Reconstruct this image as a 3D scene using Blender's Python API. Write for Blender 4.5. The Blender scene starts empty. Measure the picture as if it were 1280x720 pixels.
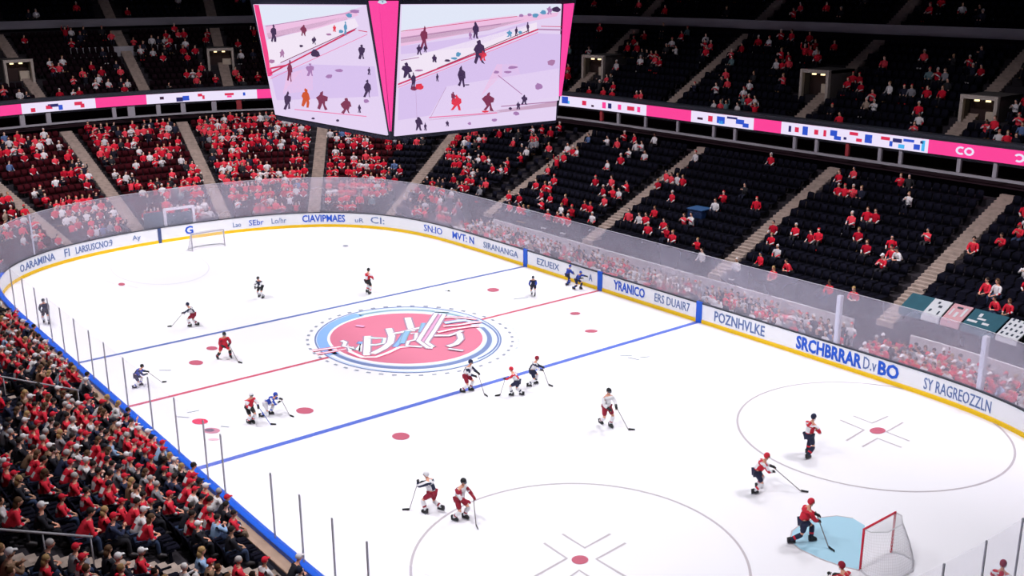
import bpy, math, random
import numpy as np
from mathutils import Vector, Matrix, noise

R = random.Random(7)
SC = bpy.context.scene
COL = SC.collection
rad = math.radians

# ------------------------------------------------------------------ camera, world, lights, exposure
CAM = np.array([45.170898, -28.921726, 18.386661])
yaw, pit, roll, FPX = 2.475112544904066, -0.28686450543752806, -0.006786785459238573, 1318.8795
_d = np.array([math.cos(pit)*math.cos(yaw), math.cos(pit)*math.sin(yaw), math.sin(pit)])
_r = np.cross(_d, [0, 0, 1]); _r /= np.linalg.norm(_r)
_u = np.cross(_r, _d)
_r2 = math.cos(roll)*_r + math.sin(roll)*_u
_u2 = -math.sin(roll)*_r + math.cos(roll)*_u
cd = bpy.data.cameras.new('camera')
cam = bpy.data.objects.new('camera', cd)
COL.objects.link(cam)
cd.sensor_width = 36.0
cd.lens = FPX/1280*36.0
cd.clip_end = 400
cam.matrix_world = Matrix([[_r2[0], _u2[0], -_d[0], CAM[0]], [_r2[1], _u2[1], -_d[1], CAM[1]], [_r2[2], _u2[2], -_d[2], CAM[2]], [0, 0, 0, 1]])
SC.camera = cam

W = bpy.data.worlds.new('world'); SC.world = W; W.use_nodes = True
W.node_tree.nodes['Background'].inputs[0].default_value = (0.75, 0.72, 1.0, 1)
W.node_tree.nodes['Background'].inputs[1].default_value = 0.035
SC.view_settings.view_transform = 'Standard'
SC.view_settings.look = 'None'
SC.view_settings.exposure = 0.0
SC.view_settings.gamma = 1.0
SC.view_settings.use_curve_mapping = False
SC.cycles.transparent_max_bounces = 24
SC.cycles.max_bounces = 5
SC.cycles.diffuse_bounces = 3
SC.cycles.sample_clamp_indirect = 4.0
SC.cycles.use_adaptive_sampling = False
SC.cycles.denoising_input_passes = 'RGB_ALBEDO'

ICE_POWER, STAND_POWER = 1060, 800
def area(name, loc, size, power, target, spread, col=(1, 0.98, 1)):
    l = bpy.data.lights.new(name, 'AREA'); l.shape = 'RECTANGLE'
    l.size, l.size_y = size; l.energy = power; l.spread = rad(spread); l.color = col
    o = bpy.data.objects.new(name, l); COL.objects.link(o); o.location = loc
    o.rotation_euler = (Vector(target)-Vector(loc)).to_track_quat('-Z', 'Y').to_euler()
    return o
for gx in (-27, -13, 1, 15, 29):
    for gy, ty in ((-19, -5), (17, 4)):
        area('rink_floodlight', (gx, gy, 26), (5, 3), ICE_POWER, (gx*0.85, ty, 0), 95)
for gx in (-30, -10, 12, 30):
    area('stand_floodlight', (gx, 6, 29), (3, 2), STAND_POWER, (gx, 21, 4), 70, (1, .93, .98))
for gy in (-12, 4):
    area('stand_floodlight', (-16, gy, 29), (3, 2), STAND_POWER*1.2, (-36, gy, 4), 70, (1, .93, .98))
for gx in (-12, 6, 22):
    area('stand_floodlight', (gx, -8, 29), (2, 2), STAND_POWER*0.5, (gx-3, -21, 2), 60)

# ------------------------------------------------------------------ geometry helpers
def proj(P):
    v = np.asarray(P, float)-CAM
    z = v@_d
    return 640+FPX*(v@_r2)/z, 360-FPX*(v@_u2)/z
def up(px, py, z=0.0):
    v = _d*FPX+(px-640)*_r2-(py-360)*_u2
    return CAM+v*(z-CAM[2])/v[2]
def ray_plane(px, py, p0, n):
    v = _d*FPX+(px-640)*_r2-(py-360)*_u2
    return CAM+v*(np.dot(np.array(p0)-CAM, n)/np.dot(v, n))

CP = [(-12,13.4),(-4,13.4),(4,13.4),(12,13.4),(20,13.4),(25.2,13.2),(29.6,11.2),(32.2,6.8),(32.9,1),(32.9,-4),(32.4,-9),(30,-13.4),(25.5,-15.8),(20,-16.2),(12,-16.2),(4,-16.2),(-4,-16.2),(-12,-16.2),(-17.5,-16.2),(-22.5,-15.6),(-26.3,-13),(-28.4,-9),(-29.2,-4.5),(-29.1,0),(-28.6,4),(-26.8,8.4),(-23.2,11.8),(-18.2,13.3)]
def _bspline(cp, n=24):
    cp = np.array(cp, float); N = len(cp); o = []
    for i in range(N):
        a, b, c, d = cp[(i-1) % N], cp[i], cp[(i+1) % N], cp[(i+2) % N]
        for k in range(n):
            t = k/n
            o.append(((1-t)**3*a+(3*t**3-6*t*t+4)*b+(-3*t**3+3*t*t+3*t+1)*c+t**3*d)/6)
    return np.array(o)
NS = 1200
_raw = _bspline(CP); _Q = np.vstack([_raw, _raw[:1]])
_L = np.r_[0, np.cumsum(np.linalg.norm(np.diff(_Q, axis=0), axis=1))]
LEN = _L[-1]
_s = np.linspace(0, LEN, NS+1)[:-1]
PATH = np.stack([np.interp(_s, _L, _Q[:, 0]), np.interp(_s, _L, _Q[:, 1])], 1)
_T = np.roll(PATH, -3, 0)-np.roll(PATH, 3, 0); _T /= np.linalg.norm(_T, axis=1)[:, None]
NRM = np.stack([-_T[:, 1], _T[:, 0]], 1)
def pos(s, d=0.0):
    """point of the rink outline at arc length s, d metres outward, and the outward normal"""
    t = (s % LEN)/LEN*NS; i = int(t) % NS; j = (i+1) % NS; f = t-int(t)
    n = NRM[i]*(1-f)+NRM[j]*f; n = n/np.linalg.norm(n)
    return PATH[i]*(1-f)+PATH[j]*f+n*d, n
def P3(s, d, z):
    p, n = pos(s, d); return (p[0], p[1], z)
def s_at_px(px, z=0.65, d=0.0, lo=119.5, hi=205.0):
    best = None
    for s in np.arange(lo, hi, 0.1):
        e = abs(proj(P3(s, d, z))[0]-px)
        if best is None or e < best[0]: best = (e, s)
    return best[1]

MATS = {}
def mat(name, col, rough=0.6, emit=0.0, metal=0.0, var=0.0, scale=3.0, spec=0.3, bump=0.0):
    if name in MATS: return MATS[name]
    m = bpy.data.materials.new(name); m.use_nodes = True
    nt = m.node_tree; b = nt.nodes['Principled BSDF']
    b.inputs['Base Color'].default_value = (*col, 1)
    b.inputs['Roughness'].default_value = rough; b.inputs['Metallic'].default_value = metal
    b.inputs['Specular IOR Level'].default_value = spec
    if emit:
        b.inputs['Base Color'].default_value = (0.01, 0.01, 0.01, 1)
        b.inputs['Emission Color'].default_value = (*col, 1); b.inputs['Emission Strength'].default_value = emit
    if var:
        tc = nt.nodes.new('ShaderNodeTexCoord'); nz = nt.nodes.new('ShaderNodeTexNoise'); nz.inputs['Scale'].default_value = scale
        nz.inputs['Detail'].default_value = 4
        mr = nt.nodes.new('ShaderNodeMapRange'); mr.inputs[3].default_value = 1-var; mr.inputs[4].default_value = 1+var
        mx = nt.nodes.new('ShaderNodeVectorMath'); mx.operation = 'SCALE'; mx.inputs[0].default_value = col
        nt.links.new(tc.outputs['Object'], nz.inputs['Vector']); nt.links.new(nz.outputs[0], mr.inputs[0])
        nt.links.new(mr.outputs[0], mx.inputs['Scale']); nt.links.new(mx.outputs[0], b.inputs['Base Color'])
        if bump:
            bp = nt.nodes.new('ShaderNodeBump'); bp.inputs['Strength'].default_value = bump
            nt.links.new(nz.outputs[0], bp.inputs['Height']); nt.links.new(bp.outputs[0], b.inputs['Normal'])
    MATS[name] = m
    return m
def srgb(r, g, b):
    f = lambda c: (c/255/12.92) if c <= 10 else ((c/255+0.055)/1.055)**2.4
    return (f(r), f(g), f(b))

class MB:
    """collects faces into one mesh"""
    def __init__(s): s.v = []; s.f = []; s.m = []; s.mats = []
    def mi(s, m):
        if m not in s.mats: s.mats.append(m)
        return s.mats.index(m)
    def add(s, verts, faces, m=None):
        o = len(s.v); s.v += [tuple(map(float, q)) for q in verts]
        k = s.mi(m)
        for f in faces: s.f.append(tuple(i+o for i in f)); s.m.append(k)
        return s
    def box(s, a, b, m=None, top=1.0):
        (x0, y0, z0), (x1, y1, z1) = a, b
        cx, cy = (x0+x1)/2, (y0+y1)/2
        tx = lambda x: cx+(x-cx)*top; ty = lambda y: cy+(y-cy)*top
        s.add([(x0, y0, z0), (x1, y0, z0), (x1, y1, z0), (x0, y1, z0), (tx(x0), ty(y0), z1), (tx(x1), ty(y0), z1), (tx(x1), ty(y1), z1), (tx(x0), ty(y1), z1)],
              [(0, 3, 2, 1), (4, 5, 6, 7), (0, 1, 5, 4), (1, 2, 6, 5), (2, 3, 7, 6), (3, 0, 4, 7)], m)
        return s
    def tube(s, pts, r, m=None, n=8, closed=False):
        pts = [Vector(p) for p in pts]
        rs = r if isinstance(r, (list, tuple)) else [r]*len(pts)
        rings = []
        for i, p in enumerate(pts):
            if closed: t = pts[(i+1) % len(pts)]-pts[i-1]
            else: t = pts[min(i+1, len(pts)-1)]-pts[max(i-1, 0)]
            t.normalize()
            a = t.cross(Vector((0, 0, 1)))
            if a.length < 1e-3: a = t.cross(Vector((0, 1, 0)))
            a.normalize(); b = a.cross(t)
            rings.append([p+(a*math.cos(2*math.pi*k/n)+b*math.sin(2*math.pi*k/n))*rs[i] for k in range(n)])
        V = [q for g in rings for q in g]; F = []
        c = len(pts)
        for i in range(c if closed else c-1):
            for k in range(n):
                F.append((i*n+k, i*n+(k+1) % n, ((i+1) % c)*n+(k+1) % n, ((i+1) % c)*n+k))
        if not closed:
            F.append(tuple(range(n))[::-1]); F.append(tuple((c-1)*n+k for k in range(n)))
        return s.add(V, F, m)
    def ball(s, c, r, m=None, n=10, k=7, top=None):
        rx, ry, rz = r if isinstance(r, tuple) else (r, r, r)
        V = [(c[0], c[1], c[2]-rz)]
        for j in range(1, k):
            a = -math.pi/2+math.pi*j/k
            V += [(c[0]+rx*math.cos(a)*math.cos(2*math.pi*i/n), c[1]+ry*math.cos(a)*math.sin(2*math.pi*i/n), c[2]+rz*math.sin(a)) for i in range(n)]
        V.append((c[0], c[1], c[2]+rz)); F = []
        for i in range(n): F.append((0, 1+(i+1) % n, 1+i))
        for j in range(k-2):
            for i in range(n): F.append((1+j*n+i, 1+j*n+(i+1) % n, 1+(j+1)*n+(i+1) % n, 1+(j+1)*n+i))
        l = len(V)-1
        for i in range(n): F.append((l, 1+(k-2)*n+i, 1+(k-2)*n+(i+1) % n))
        return s.add(V, F, m)
    def build(s, name, parent=None, smooth=False):
        me = bpy.data.meshes.new(name); me.from_pydata(s.v, [], s.f)
        for m in s.mats: me.materials.append(m)
        me.polygons.foreach_set('material_index', s.m)
        if smooth: me.polygons.foreach_set('use_smooth', [True]*len(s.f))
        me.update()
        o = bpy.data.objects.new(name, me); COL.objects.link(o)
        if parent: o.parent = parent
        return o
def link(name, me, parent=None):
    o = bpy.data.objects.new(name, me); COL.objects.link(o)
    if parent: o.parent = parent
    return o
def empty(name, loc=(0, 0, 0), rz=0.0):
    o = bpy.data.objects.new(name, None); COL.objects.link(o); o.location = loc; o.rotation_euler = (0, 0, rz)
    o.empty_display_size = 0.3
    return o
def tag(o, label, cat, group=None, kind=None):
    o['label'] = label; o['category'] = cat
    if group: o['group'] = group
    if kind: o['kind'] = kind
    return o
def struct(o): o['kind'] = 'structure'; return o
KIDS = {}
def copy_tree(o, parent=None):
    c = o.copy(); COL.objects.link(c)
    if parent: c.parent = parent
    for ch in KIDS.get(o.name, list(o.children)): copy_tree(ch, c)
    return c

def loft(s0, s1, prof, m, mb=None, step=0.5, closed=False):
    """profile [(d, z)...] swept along the outline from s0 to s1"""
    mb = mb or MB()
    n = max(1, int(math.ceil((s1-s0)/step))); k = len(prof)
    V = []; F = []
    for i in range(n+1):
        s = s0+(s1-s0)*i/n
        p, nn = pos(s)
        V += [(p[0]+nn[0]*d, p[1]+nn[1]*d, z) for d, z in prof]
    kk = k if closed else k-1
    for i in range(n):
        for j in range(kk):
            F.append((i*k+j, i*k+(j+1) % k, (i+1)*k+(j+1) % k, (i+1)*k+j))
    if closed and s1-s0 < LEN-0.01:
        F.append(tuple(range(k))); F.append(tuple(n*k+j for j in range(k))[::-1])
    return mb.add(V, F, m)
def rect(d0, d1, z0, z1): return [(d0, z0), (d1, z0), (d1, z1), (d0, z1)]

# ------------------------------------------------------------------ materials
M_ICE = mat('ice', (0.88, 0.88, 0.93), 0.35, var=0.012, scale=0.35, spec=0.15)
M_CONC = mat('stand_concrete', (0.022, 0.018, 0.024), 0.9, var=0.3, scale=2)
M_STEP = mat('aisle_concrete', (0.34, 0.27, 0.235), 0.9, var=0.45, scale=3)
M_TAN = mat('tan_floor', (0.42, 0.29, 0.22), 0.8, var=0.2, scale=2)
M_WALLP = mat('pale_wall', (0.62, 0.58, 0.60), 0.8, var=0.15, scale=1.5)
M_WHITE = mat('white_board', (0.90, 0.92, 0.96), 0.4)
M_YEL = mat('yellow_kickplate', srgb(250, 205, 20), 0.5)
M_BLUE = mat('blue_cap_rail', srgb(30, 95, 215), 0.45)
M_DARK = mat('dark_trim', (0.03, 0.035, 0.05), 0.5)
M_POST = mat('grey_post', (0.42, 0.42, 0.47), 0.5, metal=0.2)
M_PALEPOST = mat('pale_post', (0.55, 0.55, 0.60), 0.5)
M_RAIL = mat('grey_handrail', (0.35, 0.34, 0.38), 0.5)
M_SKIN = mat('skin', srgb(225, 165, 140), 0.6, var=0.08)
def glass(name, veil, col):
    m = bpy.data.materials.new(name); m.use_nodes = True; nt = m.node_tree; nt.nodes.clear()
    o = nt.nodes.new('ShaderNodeOutputMaterial'); mx = nt.nodes.new('ShaderNodeMixShader'); t = nt.nodes.new('ShaderNodeBsdfTransparent')
    a = nt.nodes.new('ShaderNodeAddShader'); df = nt.nodes.new('ShaderNodeBsdfDiffuse'); tl = nt.nodes.new('ShaderNodeBsdfTranslucent')
    tc = nt.nodes.new('ShaderNodeTexCoord'); nz = nt.nodes.new('ShaderNodeTexNoise'); mr = nt.nodes.new('ShaderNodeMapRange')
    nz.inputs['Scale'].default_value = 0.25; nz.inputs['Detail'].default_value = 3
    mr.inputs[1].default_value = 0.3; mr.inputs[2].default_value = 0.7; mr.inputs[3].default_value = veil*0.8; mr.inputs[4].default_value = veil*1.2
    df.inputs[0].default_value = (*col, 1); tl.inputs[0].default_value = (*col, 1)
    L = nt.links
    L.new(tc.outputs['Object'], nz.inputs['Vector']); L.new(nz.outputs[0], mr.inputs[0]); L.new(mr.outputs[0], mx.inputs[0])
    L.new(df.outputs[0], a.inputs[0]); L.new(tl.outputs[0], a.inputs[1])
    L.new(t.outputs[0], mx.inputs[1]); L.new(a.outputs[0], mx.inputs[2]); L.new(mx.outputs[0], o.inputs[0])
    return m
M_GLASS = glass('reflection_veil_glass', 0.19, (0.60, 0.60, 0.72))  # far panes: pale diffuse veil stands in for reflection haze
M_GLASSN = glass('clear_rink_glass', 0.06, (0.5, 0.48, 0.68))

# ------------------------------------------------------------------ ice and its markings
mb = MB()
o_ = [(PATH[i][0], PATH[i][1], 0.0) for i in range(0, NS, 4)]
mb.add(o_, [tuple(range(len(o_)))], M_ICE)
floor = struct(mb.build('floor'))
def bar(mb, a, b, w, z, m):
    a = np.array(a[:2]); b = np.array(b[:2]); t = (b-a)/np.linalg.norm(b-a); n = np.array([-t[1], t[0]])*w/2
    q = [a-n, a+n, b+n, b-n]
    z0 = z-0.004
    mb.add([(p[0], p[1], h) for h in (z0, z) for p in q], [(4, 5, 6, 7)[::-1], (0, 1, 5, 4), (1, 2, 6, 5), (2, 3, 7, 6), (3, 0, 4, 7)], m)
def flat(mb, pts, z, m):
    mb.add([(p[0], p[1], z) for p in pts], [tuple(range(len(pts)))], m)
def pxe(cx, cy, rx, ry, n=72, a0=0, a1=360):
    return [up(cx+rx*math.cos(rad(a0+(a1-a0)*k/n)), cy+ry*math.sin(rad(a0+(a1-a0)*k/n))) for k in range(n+(0 if a1-a0 == 360 else 1))]
def band(mb, A, B, z, m, closed=True):
    n = len(A); V = [(p[0], p[1], z) for p in A]+[(p[0], p[1], z) for p in B]
    mb.add(V, [(i, (i+1) % n, n+(i+1) % n, n+i) for i in range(n if closed else n-1)], m)
def stroke(mb, pts, w, z, m):
    """constant world-width stroke through pixel-traced ice points"""
    q = [up(*p)[:2] for p in pts]
    L = []; Rr = []
    for i in range(len(q)):
        t = q[min(i+1, len(q)-1)]-q[max(i-1, 0)]; t = t/np.linalg.norm(t); n = np.array([-t[1], t[0]])*w/2
        L.append(q[i]+n); Rr.append(q[i]-n)
    band(mb, L, Rr, z, m, closed=False)
I_BLUE = mat('ice_paint_blue', srgb(88, 112, 205), 0.5); I_BLUE2 = mat('ice_paint_slate', srgb(100, 118, 178), 0.5)
I_RED = mat('ice_paint_red', srgb(200, 92, 115), 0.5); I_DOT = mat('ice_paint_dot', srgb(192, 98, 120), 0.5)
I_FAINT = mat('ice_paint_faint', srgb(190, 183, 190), 0.5); I_GREY = mat('ice_paint_grey', srgb(145, 150, 170), 0.5)
def ln(name, x0, w, m):
    b = MB(); bar(b, (x0, -16.3), (x0, 13.4), w, 0.008, m); return b.build(name, floor)
ln('blue_line', -7.25, 0.26, I_BLUE2); ln('blue_line', 7.95, 0.30, I_BLUE); ln('red_line', 0.0, 0.22, I_RED)
for cx, cy, rw in ((22.4, 8.13, 5.5), (22.4, -8.29, 5.5)):
    b = MB(); A = [(cx+(rw-.045)*math.cos(a), cy+(rw-.045)*math.sin(a)) for a in np.linspace(0, 2*math.pi, 121)[:-1]]
    B = [(cx+(rw+.045)*math.cos(a), cy+(rw+.045)*math.sin(a)) for a in np.linspace(0, 2*math.pi, 121)[:-1]]
    band(b, A, B, 0.008, I_FAINT); b.build('faceoff_circle', floor)
b = MB(); A = pxe(200, 335, 62, 21); B = pxe(200, 335, 60.5, 20.3); band(b, A, B, 0.008, mat('ice_paint_veryfaint', srgb(226, 226, 234), .5)); b.build('faceoff_circle', floor)
for px, py, rx, ry, m in ((1097, 538.5, 10, 4, I_DOT), (725, 700, 10.5, 5.5, I_DOT), (245, 453.5, 9, 3, I_DOT), (265, 435.5, 7, 2.4, I_DOT), (381, 513.5, 11, 4, I_DOT),
                          (501, 545.5, 11, 4.6, I_DOT), (616.5, 362.5, 7.5, 2.4, I_DOT), (719, 392, 6.5, 1.8, I_DOT), (739, 414, 8, 2, I_DOT), (152, 355.5, 4.2, 1.8, I_DOT), (432, 307.5, 3.5, 1.2, I_GREY)):
    b = MB(); flat(b, pxe(px, py, rx, ry, 32), 0.010, m); b.build('faceoff_dot', floor)
def marks(lines, w, m, name='faceoff_mark', z=0.009):
    b = MB()
    for l in lines: stroke(b, l, w, z, m)
    return b.build(name, floor)
marks([[(703, 667.5), (731, 685), (763, 667.5)], [(680, 679), (708.5, 698), (668, 721)], [(782, 679), (745.5, 699), (782, 721)], [(700, 730), (724, 713), (750, 730)]], 0.09, I_FAINT)
marks([[(1066.5, 520), (1090, 529), (1110, 520.5)], [(1050, 525), (1080, 537.5), (1058, 551)], [(1129, 528), (1108, 540), (1137, 551.5)], [(1078, 558.5), (1097, 548), (1127, 559.5)]], 0.09, I_FAINT)
marks([[(132, 351), (143, 355)], [(160, 357), (172, 360)]], 0.06, mat('ice_paint_veryfaint', (0, 0, 0)))
marks([[(775, 445), (790, 444.5)], [(785, 447), (799, 450)], [(556, 363.5), (563, 364.5)], [(800, 447), (812, 446)], [(642, 374), (660, 372)]], 0.09, I_GREY, 'skate_scuff')
# small emblem patches painted on the ice by the near boards
b = MB(); flat(b, pxe(250, 527, 10, 3.6, 28), 0.010, mat('emblem_red', srgb(228, 60, 95), .5)); b.build('ice_emblem', floor)
b = MB(); flat(b, pxe(264.5, 538.5, 10.5, 3.6, 28), 0.010, mat('emblem_rose', srgb(205, 140, 160), .5)); flat(b, pxe(262, 538, 6, 2.0, 20), 0.013, mat('emblem_grey', srgb(120, 100, 120), .5)); b.build('ice_emblem', floor)
b = MB(); flat(b, pxe(267, 549.5, 7, 1.5, 28), 0.010, mat('emblem_pink', srgb(240, 190, 205), .5)); b.build('ice_emblem', floor)
marks([[(234, 516), (249, 513)], [(220, 521), (236, 522)], [(199, 463), (214, 463)], [(276, 533), (286, 534)]], 0.07, I_GREY, 'skate_scuff')
# centre emblem
L_PINK = mat('logo_pink', srgb(212, 118, 145), .5); L_WHITE = mat('logo_white', (0.87, 0.88, 0.92), .5); L_PALE = mat('logo_pale_blue', srgb(208, 220, 245), .5)
L_NAVY = mat('logo_slate', srgb(112, 132, 180), .5); L_SKY = mat('logo_sky', srgb(135, 178, 236), .5); L_TEAL = mat('logo_teal', srgb(130, 165, 180), .5)
L_LILAC = mat('logo_lilac', srgb(232, 165, 205), .5); L_EDGE = mat('logo_edge', srgb(165, 140, 165), .5); L_DRED = mat('logo_rose', srgb(225, 90, 130), .5)
lg = MB()
flat(lg, pxe(510, 425, 117, 41.5), 0.014, L_PALE)
band(lg, pxe(510, 425, 117, 41.5), pxe(510, 425, 115, 40.6), 0.018, L_NAVY)
band(lg, pxe(510, 425, 112, 39.2, 60, -20, 150), pxe(509, 424.6, 109, 37.5, 60, -20, 150), 0.018, L_WHITE, False)
band(lg, pxe(509, 425, 106, 37, 60, -25, 160), pxe(508, 424, 101, 34.6, 60, -25, 160), 0.018, L_NAVY, False)
band(lg, pxe(510, 425, 114, 40, 40, 150, 235), pxe(514, 424, 102, 35.2, 40, 150, 235), 0.018, L_SKY, False)
band(lg, pxe(510, 425, 108, 38, 40, 235, 320), pxe(510, 425, 104, 36.4, 40, 235, 320), 0.018, L_TEAL, False)
band(lg, pxe(512, 425, 112, 38, 30, -50, 40), pxe(512, 425, 109.5, 36.6, 30, -50, 40), 0.020, L_NAVY, False)
flat(lg, pxe(508, 424, 99, 33.6), 0.022, L_WHITE)
flat(lg, pxe(508, 423.6, 95.5, 31.6), 0.026, L_PINK)
for k in range(96):
    a = 360*k/96
    if k % 2 == 0: band(lg, pxe(512.5, 426, 130, 44.2, 3, a, a+2.6), pxe(512.5, 426, 126.5, 42.8, 3, a, a+2.6), 0.012, I_GREY, False)
for k in range(40):
    a = -40+80*k/40
    if k % 3: band(lg, pxe(514, 426, 136, 46, 2, a, a+1), pxe(514, 426, 132.5, 44.8, 2, a, a+1), 0.012, L_PALE, False)
def c3(p): return (370+p[0]/7.2, 375+p[1]/7.2)
def c4(p): return (500+p[0]/7.2, 375+p[1]/7.2)
SZ = [0.0]
def script(c, pts, w, core=L_WHITE, edge=L_EDGE, z=0.030):
    q = [c(p) for p in pts]
    SZ[0] += 0.0016
    stroke(lg, q, w+0.17, z+SZ[0], edge); stroke(lg, q, w, z+SZ[0]+0.0008, core)
script(c3, [(150, 462), (260, 446), (400, 425), (470, 410)], 0.16, L_WHITE, L_DRED)
script(c3, [(190, 492), (330, 468), (470, 440)], 0.12, L_WHITE, L_DRED)
script(c3, [(410, 370), (445, 385), (430, 420), (480, 430), (500, 490)], 0.2)
script(c3, [(500, 430), (545, 460), (590, 380), (600, 470)], 0.22, L_WHITE, L_TEAL)
script(c3, [(575, 400), (592, 380)], 0.25, L_SKY, L_NAVY)
script(c3, [(645, 330), (640, 420), (635, 505)], 0.34)
script(c3, [(650, 345), (730, 350), (800, 350), (790, 395), (720, 410), (665, 410)], 0.16, L_WHITE, L_TEAL)
script(c3, [(835, 262), (862, 330), (850, 390), (790, 440), (690, 490)], 0.34)
script(c3, [(480, 468), (600, 522), (720, 520), (830, 480), (930, 432), (1075, 420)], 0.22, L_WHITE, L_DRED)
script(c3, [(870, 310), (960, 295), (1079, 268)], 0.22)
script(c3, [(1005, 165), (1025, 230), (1045, 290)], 0.34)
script(c3, [(985, 300), (940, 370), (890, 430)], 0.2, L_SKY, L_NAVY)
script(c4, [(0, 300), (100, 275), (210, 250)], 0.2)
script(c4, [(70, 285), (40, 340), (20, 400)], 0.2, L_SKY, L_TEAL)
script(c4, [(95, 310), (150, 305), (140, 365), (75, 380), (60, 420), (200, 430)], 0.16)
script(c4, [(215, 215), (185, 300)], 0.14, L_SKY, L_TEAL)
flat(lg, [up(*c4(p)) for p in [(330, 135), (390, 140), (250, 390), (190, 370)]][::-1], 0.029, L_LILAC)
script(c4, [(325, 128), (245, 250), (165, 375), (255, 440), (295, 440)], 0.20)
script(c4, [(400, 135), (320, 270), (240, 390), (300, 432)], 0.20)
script(c4, [(315, 108), (440, 112)], 0.16, L_WHITE, L_TEAL)
script(c4, [(400, 165), (540, 165), (690, 182)], 0.14, L_WHITE, L_DRED)
script(c4, [(400, 215), (500, 200), (600, 190)], 0.3, L_PALE, L_NAVY)
script(c4, [(390, 245), (520, 235), (640, 215), (730, 205)], 0.16, L_WHITE, L_DRED)
script(c4, [(340, 300), (480, 270), (620, 250), (715, 245)], 0.18, L_WHITE, L_DRED)
script(c4, [(310, 330), (440, 330), (530, 300), (560, 285)], 0.2)
script(c4, [(535, 310), (548, 360), (505, 405), (430, 430)], 0.28)
script(c4, [(435, 448), (570, 468)], 0.12)
script(c3, [(540, 240), (615, 250)], 0.08, L_LILAC, L_LILAC)
lg.build('center_emblem', floor)
# crease
b = MB(); cr = [(1074, 713), (1052, 708), (1026, 699), (1000, 687), (987, 677), (990, 664), (1003, 654), (1022, 647.5), (1046, 645), (1066, 648), (1081, 657)]
flat(b, [up(*p) for p in cr], 0.008, mat('crease_blue', srgb(165, 208, 228), .5)); b.build('goal_crease', floor)
marks([[(1074, 713), (1052, 708), (1026, 699), (1000, 687), (987, 677), (990, 664), (1003, 654), (1022, 647.5), (1046, 645), (1066, 648)]], 0.05, I_FAINT, 'crease_line', 0.012)

# ------------------------------------------------------------------ dasher boards and glass
BH = 1.10
boards = struct(loft(0, LEN, rect(0, 0.10, 0.0, BH), M_WHITE, closed=True).build('wall_boards'))
loft(0, LEN, rect(-0.03, 0.0, 0.0, 0.21), M_YEL, closed=True).build('kickplate', boards)
loft(44, 121, rect(-0.04, 0.20, BH, BH+0.05), M_BLUE, closed=True).build('cap_rail', boards)
loft(44, 121, rect(0.20, 0.24, 0.4, BH+0.04), M_BLUE, closed=True).build('cap_rail_skirt', boards)
loft(121, LEN+44, rect(-0.03, 0.14, BH, BH+0.05), M_DARK, closed=True).build('cap_rail', boards)
TXT_B = mat('board_text_blue', srgb(25, 85, 205), .5); TXT_S = mat('board_text_slate', srgb(95, 120, 175), .5)
def board_text(px0, px1, text, m, h=0.5, z0=0.42, weight=0.0):
    s0, s1 = s_at_px(px0), s_at_px(px1)
    cu = bpy.data.curves.new('t', 'FONT'); cu.body = text; cu.offset = weight; cu.extrude = 0.01; cu.resolution_u = 2
    ob = bpy.data.objects.new('t', cu); COL.objects.link(ob)
    dg = bpy.context.evaluated_depsgraph_get(); me = bpy.data.meshes.new_from_object(ob.evaluated_get(dg))
    COL.objects.unlink(ob); bpy.data.objects.remove(ob)
    co = np.zeros(len(me.vertices)*3); me.vertices.foreach_get('co', co); co = co.reshape(-1, 3)
    x0, x1 = co[:, 0].min(), co[:, 0].max(); y0, y1 = co[:, 1].min(), co[:, 1].max()
    out = []
    for x, y, z in co:
        s = s0+(s1-s0)*(x-x0)/(x1-x0)
        out.append(P3(s, -0.012-z, z0+h*(y-y0)/(y1-y0)))
    me.vertices.foreach_set('co', np.array(out).ravel()); me.materials.clear(); me.materials.append(m); me.update()
    return link('advert_lettering', me, boards)
for a in [(25, 68, 'O.ARAMINA', TXT_S, .5, .42, .01), (80, 87, 'FI', TXT_S, .55, .4), (94, 141, 'LARSUSCNO:9', TXT_S, .48, .42, .01), (165, 176, 'Ay', TXT_S, .45), (232, 241, 'G', TXT_B, .6, .35, .02),
          (291, 302, 'Lao', TXT_S, .35), (311, 329, 'SEbr', TXT_B, .42), (340, 358, 'Lo/hr', TXT_S, .42), (377, 431, 'CIAVIPMAES', TXT_B, .55, .4, .02), (444, 454, 'uR', TXT_S, .32), (464, 480, 'CI:', TXT_S, .5),
          (530, 553, 'SN:IO', TXT_B, .5), (566, 593, 'MVT: N', TXT_B, .5, .42, .01), (604, 648, 'SIRANANGA', TXT_S, .42), (671, 699, 'EZUEIX', TXT_S, .42), (737, 741, 'A', TXT_S, .42),
          (768, 806, 'YRANICO', TXT_B, .58, .38, .02), (818, 863, 'ERS DUAIR7', TXT_S, .5), (894, 956, 'POZNHVLKE', TXT_S, .58, .36, .01), (996, 1078, 'SRCHBRRAR', TXT_B, .7, .3, .03),
          (1080, 1096, 'D.v', TXT_S, .6, .36), (1098, 1124, 'BO', TXT_B, .7, .3, .03), (1156, 1238, 'SY RAGREOZZLN', TXT_S, .55, .34)]:
    board_text(*a)
for px in (657, 750.5, 873.5):
    s = s_at_px(px)
    loft(s-0.20, s+0.20, rect(-0.045, 0.05, 0.0, BH+0.1), M_BLUE, step=.2, closed=True).build('board_marker', boards)
s = s_at_px(199); loft(s-0.12, s+0.12, rect(-0.045, 0.05, 0.0, BH), mat('slate_marker', srgb(70, 85, 130), .5), step=.2, closed=True).build('board_marker', boards)

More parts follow.
